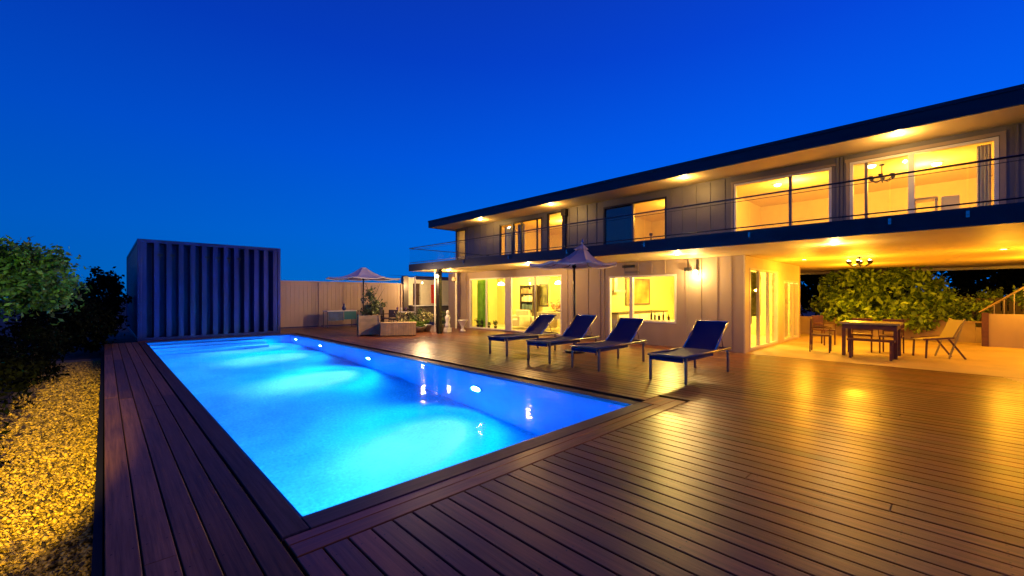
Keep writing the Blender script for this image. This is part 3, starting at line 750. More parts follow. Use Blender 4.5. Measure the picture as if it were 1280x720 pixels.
# ================================================================= INTERIOR THINGS
def soft(mb, name, m, parent=None, **k): return mb.build(name, m, parent, **k)
M['green'] = mat('green_curtain_cloth', (0.26, 0.55, 0.02), 0.8, noise=0.15, nscale=4)
M['sheer'] = mat('sheer_curtain_cloth', (0.85, 0.78, 0.55), 0.8)
M['grey_cloth'] = mat('grey_curtain_cloth', (0.55, 0.50, 0.45), 0.8, noise=.1)
def curtain(x, ya, yb, z0, z1, m, label, axis='x', amp=.03, waves=9):
    mb = MB(); n_ = waves*8
    pts = []
    for i in range(n_+1):
        q = ya+(yb-ya)*i/n_; w_ = amp*math.sin(i/8*2*math.pi)+.01*math.sin(i*1.7)
        pts.append((q, w_))
    for (a, b_) in zip(pts, pts[1:]):
        if axis == 'x': mb.quad((x+a[1], a[0], z0), (x+b_[1], b_[0], z0), (x+b_[1], b_[0], z1), (x+a[1], a[0], z1))
        else: mb.quad((a[0], x+a[1], z0), (b_[0], x+b_[1], z0), (b_[0], x+b_[1], z1), (a[0], x+a[1], z1))
    o = mb.build('curtain', m, smooth=True); return tag(o, label, 'curtain')
curtain(12.30, 14.30, 15.05, .06, 2.2, 'green', 'bright green curtain behind the leftmost ground floor pane')
curtain(12.42, 13.05, 13.25, .06, 2.2, 'sheer', 'narrow pale curtain left of the white ground floor pillar', waves=3)
curtain(14.3, 14.62, 15.36, FTOP+.04, 4.9, 'sheer', 'pale pleated curtain in the leftmost upstairs pane', waves=7)
curtain(14.3, 14.0, 14.45, FTOP+.04, 4.9, 'grey_cloth', 'grey curtain beside the pleated upstairs curtain', waves=4)
curtain(14.3, -.60, -.38, FTOP+.04, 4.9, 'sheer', 'bunched pale curtain at the right of the largest upstairs window', waves=4)
curtain(14.28, 12.70, 12.92, FTOP+.04, 4.9, 'grey_cloth', 'narrow grey curtain next to the bright upstairs pane', waves=3)
M['olivecloth'] = mat('olive_curtain_cloth', (0.16, 0.15, 0.04), 0.8, noise=.2)
curtain(3.98, 12.55, 13.25, .7, 2.18, 'olivecloth', 'olive curtain in the first pane of the patio end wall', axis='y', waves=6)
curtain(3.99, 13.4, 14.1, .9, 2.18, 'olivecloth', 'olive curtain in the middle pane of the patio end wall', axis='y', waves=6)
curtain(4.05, 16.0, 17.4, .06, 1.95, 'sheer', 'white curtain in the patio door at the back of the end wall', axis='y', waves=10)
M['dark_wood'] = mat('dark_furniture_wood', (0.07, 0.04, 0.03), 0.45, noise=.3, nscale=8)
M['pale_wood'] = mat('pale_cabinet_wood', (0.62, 0.50, 0.28), 0.5, noise=.1)
M['olive'] = mat('olive_painting', (0.20, 0.17, 0.05), 0.7, noise=.6, nscale=3)
M['amber'] = mat('amber_painting', (0.55, 0.27, 0.06), 0.5, noise=.5, nscale=1.6)
M['linen'] = mat('linen_cloth', (0.68, 0.58, 0.38), 0.85, noise=.1)
M['ceramic'] = mat('white_ceramic', (0.75, 0.70, 0.60), 0.35)
M['brownglass'] = mat('brown_bottle', (0.06, 0.03, 0.015), 0.15)
# bookcase
bk = thing('bookcase', 'tall dark bookcase filled with books beside the green curtain', 'bookcase', (14.6, 14.05, .03))
fr = MB(); fr.box(14.45, 14.85, 13.62, 13.66, .03, 2.0); fr.box(14.45, 14.85, 14.44, 14.48, .03, 2.0); fr.box(14.82, 14.85, 13.66, 14.44, .03, 2.0)
for i in range(6): fr.box(14.45, 14.82, 13.66, 14.44, .05+i*.38, .08+i*.38)
fr.build('case', 'dark_wood', bk)
rb = random.Random(4)
cols = [(.35, .08, .04), (.5, .4, .25), (.07, .1, .12), (.6, .5, .35), (.2, .12, .05)]
for i in range(5):
    mb = MB(); y = 13.67
    while y < 14.40:
        w_ = rb.uniform(.02, .05); mb.box(14.52, 14.78, y, y+w_-.002, .082+i*.38, .082+i*.38+rb.uniform(.2, .32)); y += w_
    mb.build('book_row', mat('book_spines_%d' % i, cols[i], .7, island=.6), bk)
# framed pictures
def picture(x, y0_, y1_, z0_, z1_, m, label, fm='dark_wood'):
    p_ = thing('picture', label, 'picture', (x, (y0_+y1_)/2, z0_))
    f = MB(); f.box(x, x+.03, y0_, y0_+.05, z0_, z1_); f.box(x, x+.03, y1_-.05, y1_, z0_, z1_); f.box(x, x+.03, y0_+.05, y1_-.05, z1_-.05, z1_); f.box(x, x+.03, y0_+.05, y1_-.05, z0_, z0_+.05)
    f.build('frame', fm, p_); MB().box(x+.008, x+.024, y0_+.05, y1_-.05, z0_+.05, z1_-.05).build('canvas', m, p_)
picture(14.86, 13.05, 13.58, 1.0, 2.05, 'olive', 'tall olive picture on the inner wall right of the bookcase')
picture(17.56, 7.3, 8.2, 1.2, 2.0, 'amber', 'small amber picture on the far kitchen wall')
# picture on kitchen partition seen through right window
p_ = thing('picture', 'large amber painting in a grey frame seen through the kitchen window', 'picture', (14.4, 8.28, 1.1))
f = MB(); f.box(13.75, 13.81, 8.26, 8.31, 1.15, 2.15); f.box(15.44, 15.50, 8.26, 8.31, 1.15, 2.15); f.box(13.81, 15.44, 8.26, 8.31, 2.09, 2.15); f.box(13.81, 15.44, 8.26, 8.31, 1.15, 1.21)
f.build('frame', 'bronze', p_); MB().box(13.81, 15.44, 8.275, 8.30, 1.21, 2.09).build('canvas', 'amber', p_)
# kitchen counter, bottles
kc = thing('kitchen_counter', 'pale counter under the kitchen window with bottles on it', 'counter', (12.7, 6.2, .03))
MB().box(12.25, 12.85, 4.6, 7.0, .03, .70).build('cabinet', 'pale_wood', kc); MB().box(12.2, 12.9, 4.55, 7.05, .70, .74).build('worktop', 'ceramic', kc)
for i, (y, r_, h_) in enumerate(((6.62, .035, .30), (6.50, .03, .24), (6.36, .04, .20), (6.22, .03, .28), (6.05, .035, .18))):
    o = MB().lathe([(r_, 0), (r_, h_*.55), (r_*.35, h_*.72), (r_*.3, h_), (r_*.3, h_)], (12.5, y, .74), 12).build('bottle', 'brownglass', smooth=True)
    tag(o, ('tall dark bottle at the left end', 'slim dark bottle second from the left', 'short wide dark bottle in the middle', 'tall dark bottle second from the right', 'shortest dark bottle at the right end')[i]+' of the kitchen window row', 'bottle', 'bottles on the kitchen counter')
# dining table with flowers in room A
dt = thing('dining_table', 'indoor dining table with a linen cloth behind the loungers', 'table', (14.0, 11.6, .03))
MB().box(13.4, 14.7, 10.7, 12.5, .72, .78).build('table_top', 'pale_wood', dt)
for (a, b_) in ((13.5, 10.8), (14.6, 10.8), (13.5, 12.4), (14.6, 12.4)): MB().box(a-.04, a+.04, b_-.04, b_+.04, .03, .72).build('leg', 'pale_wood', dt)
MB().box(13.38, 14.72, 10.68, 12.52, .781, .79).box(13.37, 13.38, 10.68, 12.52, .55, .79).build('table_cloth', 'linen', dt)
fl = thing('flower_bowl', 'bowl of mixed flowers standing on the indoor dining table', 'flower arrangement', (13.9, 11.5, .79))
MB().lathe([(.10, 0), (.2, .08), (.24, .16), (.22, .16)], (13.9, 11.5, .79), 16).build('bowl', 'ceramic', fl, smooth=True)
foliage('blooms', leafmat('flower_petals', (.45, .12, .06), (.7, .55, .3)), [(13.9, 11.5, 1.10, .35, .55, .18)], 700, .045, 9, fl, .1, .3)
# sideboard with dark screen at the right of room A
sbd = thing('sideboard', 'pale sideboard at the right end of the sliding doors', 'sideboard', (13.2, 10.2, .03))
MB().box(13.0, 13.5, 9.3, 10.75, .03, .74).build('cabinet', 'pale_wood', sbd); MB().box(12.98, 13.0, 9.9, 9.93, .1, .66).box(12.98, 13.0, 10.35, 10.38, .1, .66).build('handle', 'dark_metal', sbd)
fp = thing('television', 'dark television standing on the sideboard inside the sliding doors', 'television', (13.2, 10.0, .74))
MB().box(13.22, 13.27, 9.45, 10.45, 1.05, 1.75).build('screen', mat('dark_screen', (.02, .02, .018), .15), fp)
MB().box(13.1, 13.4, 9.85, 10.05, .741, .77).box(13.22, 13.26, 9.92, 9.98, .77, 1.05).build('stand', 'dark_metal', fp)
# sofas / armchair shapes low in the room
def sofa(x, y, w_, label, m='linen', rz=0):
    s_ = thing('armchair', label, 'armchair', (x, y, .03), rz)
    MB().box(-.38, .38, -w_/2, w_/2, .12, .42).build('seat', m, s_, bevel=.04, world=False)
    MB().box(.25, .42, -w_/2, w_/2, .42, .82).build('backrest', m, s_, bevel=.04, world=False)
    for k in (-1, 1): MB().box(-.38, .40, k*w_/2-.07, k*w_/2+.07, .12, .58).build('armrest', m, s_, bevel=.03, world=False)
    return s_
sofa(13.4, 13.55, .8, 'linen armchair inside, left of the white pillar')
sofa(13.4, 12.0, .75, 'linen armchair inside, right of the white pillar')
# small toys of pots on the sill behind first panes
for i, y in enumerate((14.95, 14.7, 14.2, 13.75)):
    pp = thing('pot_plant', ('potted plant at the foot of the green curtain, leftmost', 'second potted plant along the green curtain', 'potted plant below the bookcase', 'potted plant beside the sliding door pillar')[i], 'pot plant', (12.22, y, .03))
    MB().lathe([(.05, 0), (.075, .13), (.07, .13)], (12.24, y, .05), 12).build('pot', 'brownglass', pp, smooth=True)
    foliage('foliage', 'leaf_pot', [(12.24, y, .28, .09, .09, .12)], 120, .04, 60+i, pp, .06, .2)
# deeper in the rooms
dr = thing('inner_door', 'white panelled inner door at the back of the big living room', 'door', (17.5, 11.7, .03))
MB().box(17.54, 17.598, 11.2, 12.1, .03, 2.08).build('door_leaf', 'ceramic', dr); MB().box(17.50, 17.597, 11.12, 11.198, .03, 2.14).box(17.50, 17.597, 12.102, 12.18, .03, 2.14).box(17.50, 17.597, 11.198, 12.102, 2.082, 2.14).build('door_frame', 'pale_wood', dr)
MB().tube([(17.52, 11.3, 1.0), (17.48, 11.3, 1.0), (17.48, 11.42, 1.0)], .012, 6).build('handle', 'dark_metal', dr)
wb = thing('display_cabinet', 'tall brown display cabinet at the back right of the living room', 'cabinet', (17.2, 9.6, .03))
MB().box(17.1, 17.55, 8.9, 10.4, .03, 2.0).build('body', 'dark_wood', wb)
for k in range(4): MB().box(17.05, 17.098, 8.95+.36*k, 9.27+.36*k, .9, 1.9).build('door_panel', 'olive', wb)
MB().box(17.05, 17.098, 8.95, 10.35, .1, .85).build('drawer_front', 'pale_wood', wb)
so_ = thing('sofa', 'long linen sofa with dark cushions across the living room', 'sofa', (15.6, 12.0, .03))
MB().box(15.3, 16.1, 10.9, 12.9, .1, .42).build('seat', 'linen', so_, bevel=.04); MB().box(16.0, 16.25, 10.9, 12.9, .42, .85).build('backrest', 'linen', so_, bevel=.04)
for k in range(3): MB().box(15.85, 15.99, 11.0+.65*k, 11.45+.65*k, .43, .78).build('cushion', ('dark_wood', 'olive', 'green')[k], so_, bevel=.05)
for (x, y, zt, lab) in ((13.9, 11.6, 2.45, 'glowing dome pendant over the indoor dining table'), (13.3, 14.55, 2.45, 'glowing dome pendant near the green curtain')):
    pd = thing('pendant_lamp', lab, 'pendant lamp', (x, y, zt))
    MB().tube([(x, y, zt), (x, y, zt-.32)], .008, 6).build('cord', 'dark_metal', pd); MB().lathe([(.02, -.32), (.12, -.36), (.16, -.46), (.02, -.46)], (x, y, zt), 16).build('shade', 'lamp_small', pd, smooth=True)
hk = thing('range_hood', 'steel range hood on the kitchen wall left of the amber painting', 'range hood', (12.9, 8.25, 1.6))
MB().box(12.55, 13.25, 8.0, 8.31, 1.62, 1.70).box(12.8, 13.0, 8.15, 8.31, 1.70, 2.44).build('hood', 'steel', hk)
kb = thing('kitchen_cabinet', 'row of kitchen base cabinets under the amber painting', 'cabinet', (14.2, 8.0, .03))
MB().box(12.3, 15.8, 7.72, 8.31, .03, .88).build('body', 'pale_wood', kb); MB().box(12.28, 15.82, 7.68, 8.315, .882, .92).build('worktop', 'dark_wood', kb)
for k in range(5): MB().box(12.35+.68*k, 12.98+.68*k, 7.70, 7.718, .1, .85).build('door_panel', 'ceramic', kb)
# kitchen shelf
sh = thing('wall_shelf', 'small dark shelf on the wall beyond the glass door', 'shelf', (17.5, 7.9, 1.5))
MB().box(17.3, 17.6, 7.0, 8.0, 1.55, 1.59).box(17.5, 17.6, 7.1, 7.2, 1.4, 1.55).build('shelf_board', 'dark_wood', sh)
# upstairs chandelier
def chandelier(x, y, zt, drop, label, lit=False):
    c_ = thing('chandelier', label, 'chandelier', (x, y, zt))
    MB().tube([(x, y, zt), (x, y, zt-drop)], .012, 6).lathe([(.05, -.03), (.06, 0)], (x, y, zt), 12).build('rod', 'dark_metal', c_)
    for k in range(6):
        a = k*math.pi/3; dx, dy = math.cos(a), math.sin(a)
        am = MB().tube([(x, y, zt-drop), (x+dx*.14, y+dy*.14, zt-drop-.05), (x+dx*.26, y+dy*.26, zt-drop+.03)], .012, 6).lathe([(.03, 0), (.06, .08), (.05, .08)], (x+dx*.26, y+dy*.26, zt-drop+.03), 10).build('arm', 'dark_metal', c_)
        if lit: MB().lathe([(.02, 0), (.035, .05), (.01, .08)], (x+dx*.26, y+dy*.26, zt-drop+.06), 8).build('bulb', 'lamp_small', am)
    return c_
chandelier(15.4, 1.35, 5.10, .42, 'black chandelier hanging inside the largest upstairs window')
chandelier(14.9, 1.77, SOF, .22, 'lit chandelier hanging from the patio ceiling above the dining table', True)
light('POINT', (14.9, 1.77, 1.95), 95, ORANGE, .35, name='chandelier_lamp')
# upstairs ceiling lamps that are seen glowing
for (x, y, lab) in ((16.2, .3, 'round ceiling lamp seen in the right pane of the largest upstairs window'), (15.6, 3.9, 'round ceiling lamp seen in the middle upstairs window'), (15.2, 1.55, 'round ceiling lamp behind the narrow pane of the largest window')):
    c_ = thing('ceiling_lamp', lab, 'ceiling lamp', (x, y, 5.10))
    MB().lathe([(.12, 0), (.12, -.02), (.1, -.03)], (x, y, 5.10), 16).build('base', 'white', c_)
    MB().lathe([(.10, -.03), (.09, -.07), (.04, -.09)], (x, y, 5.10), 16).build('shade', 'lamp_small', c_, smooth=True)
# upstairs things: console, wall art
cn = thing('bar_stool', 'white high-backed chair seen low in the largest upstairs window', 'chair', (14.8, .05, FTOP+.03))
MB().box(14.6, 14.95, -.12, .2, 3.45, 3.50).build('seat', 'ceramic', cn); MB().box(14.93, 14.97, -.12, .2, 3.5, 3.95).build('backrest', 'ceramic', cn, bevel=.01)
for (a, b_) in ((14.62, -.1), (14.93, -.1), (14.62, .18), (14.93, .18)): MB().tube([(a, b_, FTOP+.03), (a, b_, 3.45)], .014, 6).build('leg', 'ceramic', cn)
tb = thing('console_table', 'high table beside the white chair in the upstairs window', 'table', (14.8, .5, FTOP+.03))
MB().box(14.6, 15.1, .25, .7, 3.88, 3.92).build('table_top', 'pale_wood', tb)
for (a, b_) in ((14.63, .28), (15.07, .28), (14.63, .67), (15.07, .67)): MB().box(a-.02, a+.02, b_-.02, b_+.02, FTOP+.03, 3.88).build('leg', 'pale_wood', tb)
lp = thing('desk_lamp', 'small dark lamp in the lit pane of the two-tone upstairs window', 'lamp', (14.5, 7.7, FTOP+.03))
MB().box(14.4, 14.8, 7.5, 7.95, FTOP+.03, 3.5).build('cabinet', 'pale_wood', lp)
MB().lathe([(.08, 0), (.03, .03), (.02, .2), (.06, .22), (.06, .30)], (14.55, 7.72, 3.5), 12).build('lamp_body', 'olive', lp)

# ================================================================= LOUNGERS
M['sling'] = mat('navy_sling', (0.012, 0.022, 0.10), 0.75, noise=.12, nscale=60, bump=.3, bscale=300)
M['lounge_frame'] = mat('grey_lounger_frame', (0.20, 0.17, 0.16), 0.32, 0.7, noise=.1)
def make_lounger():
    r_ = thing('sun_lounger', '', 'sun lounger')
    HW, SZ = .325, .455
    f = MB()
    for k in (-1, 1):
        f.tube([(0.0, k*HW, SZ), (1.97, k*HW, SZ)], .022, 8)
    f.tube([(0.0, -HW, SZ), (0, HW, SZ)], .022, 8); f.tube([(1.97, -HW, SZ), (1.97, HW, SZ)], .022, 8); f.tube([(1.28, -HW, SZ-.01), (1.28, HW, SZ-.01)], .015, 8)
    f.build('frame', 'lounge_frame', r_, smooth=True)
    for (x, k) in ((.07, -1), (.07, 1), (1.86, -1), (1.86, 1)):
        MB().box(x-.024, x+.024, k*HW-.018, k*HW+.018, 0, SZ-.015).build('leg', 'lounge_frame', r_, bevel=.004)
    s_ = MB(); n_ = 14
    for side in (0, 1):
        for i in range(n_):
            a, b_ = .02+1.26*i/n_, .02+1.26*(i+1)/n_
            za, zb = [SZ+.018-.035*math.sin(math.pi*q/1.3)-side*.006 for q in (a, b_)]
            q = [(a, -HW+.01, za), (b_, -HW+.01, zb), (b_, HW-.01, zb), (a, HW-.01, za)]
            s_.quad(*(q if side == 0 else q[::-1]))
    s_.build('seat', 'sling', r_, smooth=True)
    # apron hanging under the foot end
    MB().box(.0, .012, -HW+.02, HW-.02, SZ-.09, SZ-.02).box(.02, 1.2, -HW+.012, -HW+.020, SZ-.075, SZ-.02).build('valance', 'sling', r_)
    d = Vector((.60, 0, .50)); p0 = Vector((1.30, 0, SZ+.012)); nrm = Vector((-.50, 0, .60)).normalized()
    bk_ = MB()
    for k in range(10):
        a = p0+d*(k/10); b_ = p0+d*((k+1)/10)
        sa = -.02*math.sin(math.pi*k/10); sb_ = -.02*math.sin(math.pi*(k+1)/10)
        for (o_, fl_) in ((0, 0), (-.012, 1)):
            A = a+nrm*(sa+o_); B = b_+nrm*(sb_+o_)
            q = [(A.x, -HW+.03, A.z), (B.x, -HW+.03, B.z), (B.x, HW-.03, B.z), (A.x, HW-.03, A.z)]
            bk_.quad(*(q if fl_ else q[::-1]))
    bo = bk_.build('backrest', 'sling', r_, smooth=True)
    bf = MB()
    for k in (-1, 1):
        bf.tube([p0+Vector((0, k*(HW-.02), 0)), p0+d*1.02+Vector((0, k*(HW-.02), 0))], .018, 8)
    bf.tube([p0+d*1.02+Vector((0, -HW+.02, 0)), p0+d*1.02+Vector((0, HW-.02, 0))], .018, 8)
    bf.build('frame', 'steel', bo, smooth=True)
    ss = MB()
    for k in (-1, 1): ss.tube([p0+d*.62+Vector((0, k*.26, -.02)), Vector((1.80, k*.26, SZ))], .010, 6)
    ss.build('support', 'steel', r_)
    return r_
L0 = make_lounger()
labs = ['navy sun lounger nearest the camera, rightmost of the row beside the pool', 'navy sun lounger second from the right, in front of the kitchen window',
        'navy sun lounger directly in front of the parasol pole', 'navy sun lounger farthest from the camera, leftmost of the row']
for i, (x, y, a) in enumerate(((7.0, 3.44, -1.5), (6.98, 5.17, 1.0), (7.05, 6.52, .5), (7.1, 7.95, -1))):
    o = L0 if i == 0 else copy_tree(L0)
    o.location = (x, y, 0); o.rotation_euler.z = R(a); tag(o, labs[i], 'sun lounger', 'sun loungers in a row by the pool')
    for ch in kids(o):
        if ch.name.startswith('backrest') and i:
            e = Euler((0, R((0, 1.6, -1.2, 2.2)[i]), 0)); hp_ = Vector((1.30, 0, .467))
            ch.rotation_euler = e; ch.location = hp_-(e.to_matrix() @ hp_)

# ================================================================= PARASOLS
M['canvas'] = mat('taupe_parasol_canvas', (0.80, 0.66, 0.52), 0.85, noise=.08, nscale=3, bump=.2, bscale=200)
M['canvas2'] = mat('pale_parasol_canvas', (0.95, 0.92, 0.88), 0.85, noise=.06)
for k_ in ('canvas', 'canvas2'):
    t = M[k_].node_tree; b = t.nodes['Principled BSDF']; tl = N(t, 'ShaderNodeBsdfTranslucent'); tl.inputs[0].default_value = (.8, .68, .55, 1)
    ms = N(t, 'ShaderNodeMixShader'); ms.inputs[0].default_value = .4
    t.links.new(b.outputs[0], ms.inputs[1]); t.links.new(tl.outputs[0], ms.inputs[2]); t.links.new(ms.outputs[0], t.nodes['Material Output'].inputs[0])
def parasol(base, joint, apex, centre, r_, zr, sides, mat_, label, vent=True, rot=0, pole_r=.028):
    u = thing('parasol', label, 'parasol', base)
    MB().lathe([(.28, 0), (.28, .05), (.06, .08), (.045, .30)], base, 20).build('base', 'dark_metal', u, smooth=False)
    MB().tube([base, joint], pole_r, 10).tube([joint, (apex[0]*.97+centre[0]*.03, apex[1]*.97+centre[1]*.03, apex[2]-.08)], pole_r*.9, 10).lathe([(.05, -.05), (.06, 0), (.05, .05)], joint, 10).build('pole', 'dark_metal', u, smooth=True)
    c_ = MB(); n_ = 5; ap = Vector(apex); rim = []
    for j in range(sides):
        a = rot+2*math.pi*j/sides; rim.append(Vector((centre[0]+r_*math.cos(a), centre[1]+r_*math.sin(a), zr)))
    seg = 6
    def pt_(j, tt, ss):
        a, b_ = rim[j], rim[(j+1) % sides]; e = a.lerp(b_, ss); p = ap.lerp(e, tt)
        sag = -.20*math.sin(math.pi*tt)*1.0 - .05*tt*math.sin(math.pi*ss)
        return (p.x, p.y, p.z+sag+.0)
    for j in range(sides):
        for k in range(n_):
            for m_ in range(4):
                t0, t1 = .06+.94*k/n_, .06+.94*(k+1)/n_
                c_.quad(pt_(j, t0, m_/4), pt_(j, t1, m_/4), pt_(j, t1, (m_+1)/4), pt_(j, t0, (m_+1)/4))
    can = c_.build('canopy', mat_, u)
    sm = can.modifiers.new('thick', 'SOLIDIFY'); sm.thickness = .008
    va = MB()
    for j in range(sides):
        for m_ in range(4):
            a = Vector(pt_(j, 1, m_/4)); b_ = Vector(pt_(j, 1, (m_+1)/4))
            va.quad(tuple(a), tuple(b_), tuple(b_-Vector((0, 0, .045))), tuple(a-Vector((0, 0, .045))))
    va.build('valance', mat_, can)
    if vent:
        v_ = MB()
        for j in range(sides):
            p = [ap.lerp(rim[j], .17)+Vector((0, 0, -.03)), ap.lerp(rim[(j+1) % sides], .17)+Vector((0, 0, -.03))]
            v_.tri(tuple(ap+Vector((0, 0, .03))), tuple(p[0]), tuple(p[1]))
        v_.build('vent', mat_, can)
        MB().lathe([(.02, .02), (.035, .07), (.02, .12), (.005, .15)], apex, 10).build('finial', 'steel', u)
    for j in range(sides):
        MB().tube([tuple(Vector(pt_(j, q, 0))-Vector((0, 0, .022))) for q in (.12, .35, .6, .8, .99)], .010, 6).build('rib', 'dark_metal', u)
    return u
parasol((9.02, 6.96, 0), (9.0, 6.97, 2.28), (8.65, 6.43, 2.77), (8.50, 6.62, 0), 1.14, 2.30, 8, 'canvas', 'taupe canvas parasol with a dark pole behind the sun loungers', True, .2)
parasol((8.83, 19.3, 0), (8.83, 19.3, 2.3), (8.83, 19.3, 2.90), (8.83, 19.3, 0), 1.72, 2.33, 8, 'canvas2', 'pale parasol open in front of the boundary wall far away', False, .1)

# ================================================================= BOUNDARY FENCE AND FAR CORNER
M['fence'] = mat('painted_fence_boards', (0.66, 0.45, 0.28), 0.65, noise=.06, nscale=1.5, island=.05, stretch=(1, 1, .3))
fe = thing('boundary_fence', 'tall pale board fence between the container and the outdoor kitchen', 'fence', (8, 21.5, 0))
mb = MB(); x = 4.2; rf_ = random.Random(2)
while x < 12.0:
    w_ = min(.19, 12.05-x); mb.box(x, x+w_-.006, 21.5+rf_.uniform(-.004, .004), 21.53, .03, 2.15); x += .19
mb.build('boards', 'fence', fe)
MB().box(4.2, 12.05, 21.47, 21.56, 2.152, 2.20).build('top_rail', 'fence', fe)
for x in (5.2, 7.6, 9.88, 12.05): MB().box(x-.05, x+.05, 21.44, 21.498, 0, 2.14).build('post', 'fence', fe)
ok = thing('outdoor_kitchen', 'cream walled outdoor kitchen nook beyond the potted plants', 'outdoor kitchen', (13.5, 21.6, 0))
M['cream'] = mat('cream_render', (0.70, 0.62, 0.42), 0.7, noise=.05)
mb = MB(); wally(mb, 21.6, .2, 12.2, 16.6, 0, 2.55, [(12.85, 13.35, .9, 2.2)]); mb.build('wall', 'cream', ok)
MB().box(12.12, 12.42, 21.35, 21.598, 0, 2.6).build('pillar', 'bronze', ok)
nk = MB().box(12.86, 13.34, 21.72, 21.79, .9, 2.2); nk.box(12.87, 13.33, 21.62, 21.71, 1.5, 1.54); nk.build('niche', 'dark_wood', ok)
MB().box(12.5, 15.6, 21.0, 21.59, 0, .9).build('bench', 'bronze', ok); MB().box(12.45, 15.65, 20.95, 21.595, .9, .95).build('worktop', 'ceramic', ok)
M['red'] = mat('red_towel_cloth', (0.55, 0.03, 0.015), 0.85, noise=.15)
tw = MB()
for i in range(12):
    a, b_ = 13.95+.34*i/12, 13.95+.34*(i+1)/12
    tw.quad((a, 21.40+.02*math.sin(i*1.3), 1.05), (b_, 21.40+.02*math.sin((i+1)*1.3), 1.05), (b_, 21.42, 2.15), (a, 21.42, 2.15))
tag(tw.build('towel', 'red', smooth=True), 'red towel hanging in front of the cream kitchen wall', 'towel')
aw = thing('awning', 'navy canvas awning stretched over the far patio corner', 'awning', (12.9, 19.6, 0))
M['navycloth'] = mat('navy_awning_cloth', (0.02, 0.03, 0.13), 0.7, noise=.1)
mb = MB()
for i in range(8):
    a, b_ = 10.9+i*.55, 10.9+(i+1)*.55
    mb.quad((a, 18.2, 2.42), (b_, 18.2, 2.42), (b_, 21.3, 2.62), (a, 21.3, 2.62))
    mb.quad((a, 18.2, 2.28), (b_, 18.2, 2.28), (b_, 18.199, 2.42), (a, 18.199, 2.42))
c_ = mb.build('canopy', 'navycloth', aw)
MB().tube([(10.95, 18.2, 0), (10.95, 18.2, 2.43)], .03, 8).build('pole', 'white', aw); MB().tube([(15.2, 18.2, 0), (15.2, 18.2, 2.43)], .03, 8).build('pole', 'white', aw)
MB().tube([(10.95, 18.2, 2.43), (15.3, 18.2, 2.43)], .03, 8).build('front_bar', 'dark_metal', aw)

light('POINT', (12.6, 20.2, 2.1), 150, (1, .66, .30), .1, name='far_corner_fill')  # lamp and its bulb added to brighten the fence and kitchen corner
wl = thing('added_bulb', 'bare warm bulb added under the navy awning to light the far corner', 'light bulb', (12.6, 20.2, 2.2))
MB().lathe([(.01, 0), (.035, .04), (.02, .09)], (12.6, 20.2, 2.16), 10).build('bulb', 'lamp_small', wl); MB().tube([(12.6, 20.2, 2.25), (12.6, 20.2, 2.54)], .005, 5).build('cord', 'dark_metal', wl)
light('SPOT', (9.7, 11.6, 2.45), 420, WARM, .05, (7.4, 14.9, .35), 55, .8, 'planter_fill_spot')  # unseen spotlight without a fixture, added to warm the planter fronts
# blue sideboard table by the fence
M['bluecloth'] = mat('blue_table_cloth', (0.02, 0.07, 0.22), 0.5, noise=.3, nscale=6)
M['teal'] = mat('teal_cloth', (0.01, 0.16, 0.16), 0.5)
bt = thing('table', 'table with a blue cloth standing against the pale fence', 'table', (8.0, 20.1, 0))
MB().box(7.35, 8.75, 19.8, 20.4, .76, .80).build('table_top', 'ceramic', bt)
for (a, b_) in ((7.38, 19.85), (8.72, 19.85), (7.38, 20.35), (8.72, 20.35)): MB().tube([(a, b_, 0), (a, b_, .76)], .02, 8).build('leg', 'bronze', bt)
MB().box(7.4, 8.1, 19.80, 19.815, .34, .76).build('cloth', 'bluecloth', bt); MB().box(8.12, 8.7, 19.80, 19.815, .38, .76).build('cloth', 'teal', bt)
jg = MB().lathe([(.06, 0), (.10, .1), (.06, .2), (.03, .26), (.05, .32)], (8.2, 20.0, .80), 12).build('vase', mat('blue_glaze', (.03, .05, .2), .3), smooth=True); tag(jg, 'small blue vase on the table against the fence', 'vase')
# slatted cube planter with small tree
M['slat'] = mat('pale_slatted_wood', (0.52, 0.36, 0.14), 0.6, noise=.15, nscale=5, island=.12)
def planter(x, y, w_, d_, h_, rz, label, name='planter_box', legs=True):
    p_ = thing(name, label, 'planter', (x, y, 0), rz)
    mb = MB(); k = max(3, int(h_/.12))
    for i in range(k):
        z0_, z1_ = .05+(h_-.05)*i/k, .05+(h_-.05)*(i+1)/k-.008
        mb.box(-w_/2, w_/2, -d_/2, -d_/2+.02, z0_, z1_); mb.box(-w_/2, w_/2, d_/2-.02, d_/2, z0_, z1_)
        mb.box(-w_/2+.0, -w_/2+.02, -d_/2+.021, d_/2-.021, z0_, z1_); mb.box(w_/2-.02, w_/2, -d_/2+.021, d_/2-.021, z0_, z1_)
    mb.build('slats', 'slat', p_, world=False)
    for (a, b_) in ((-1, -1), (1, -1), (1, 1), (-1, 1)): MB().box(a*w_/2-.03, a*w_/2+.03, b_*d_/2-.03, b_*d_/2+.03, 0, h_+.01).build('corner_post', 'slat', p_, world=False)
    MB().box(-w_/2+.02, w_/2-.02, -d_/2+.02, d_/2-.02, h_-.08, h_-.05).build('soil', 'soil', p_, world=False)
    return p_
planter(7.25, 15.4, .72, .72, .76, R(-20), 'square slatted timber planter under the small potted tree')
ft = thing('olive_tree', 'small sparse tree growing in the square slatted planter', 'tree', (7.45, 15.6, .7))
trunk(ft, 7.5, 15.7, .70, 1.35, .03, 33, 6, .35)
foliage('crown', 'leaf_pot', [(7.45, 15.7, 1.45, .28, .28, .38), (7.6, 15.6, 1.15, .42, .35, .2), (7.35, 15.7, .95, .35, .3, .18)], 620, .055, 34, ft, .12, .3)
bc = thing('curved_bench', 'low curved pale timber bench in front of the far dining set', 'bench', (7.95, 14.4, 0), R(-30))
mb = MB()
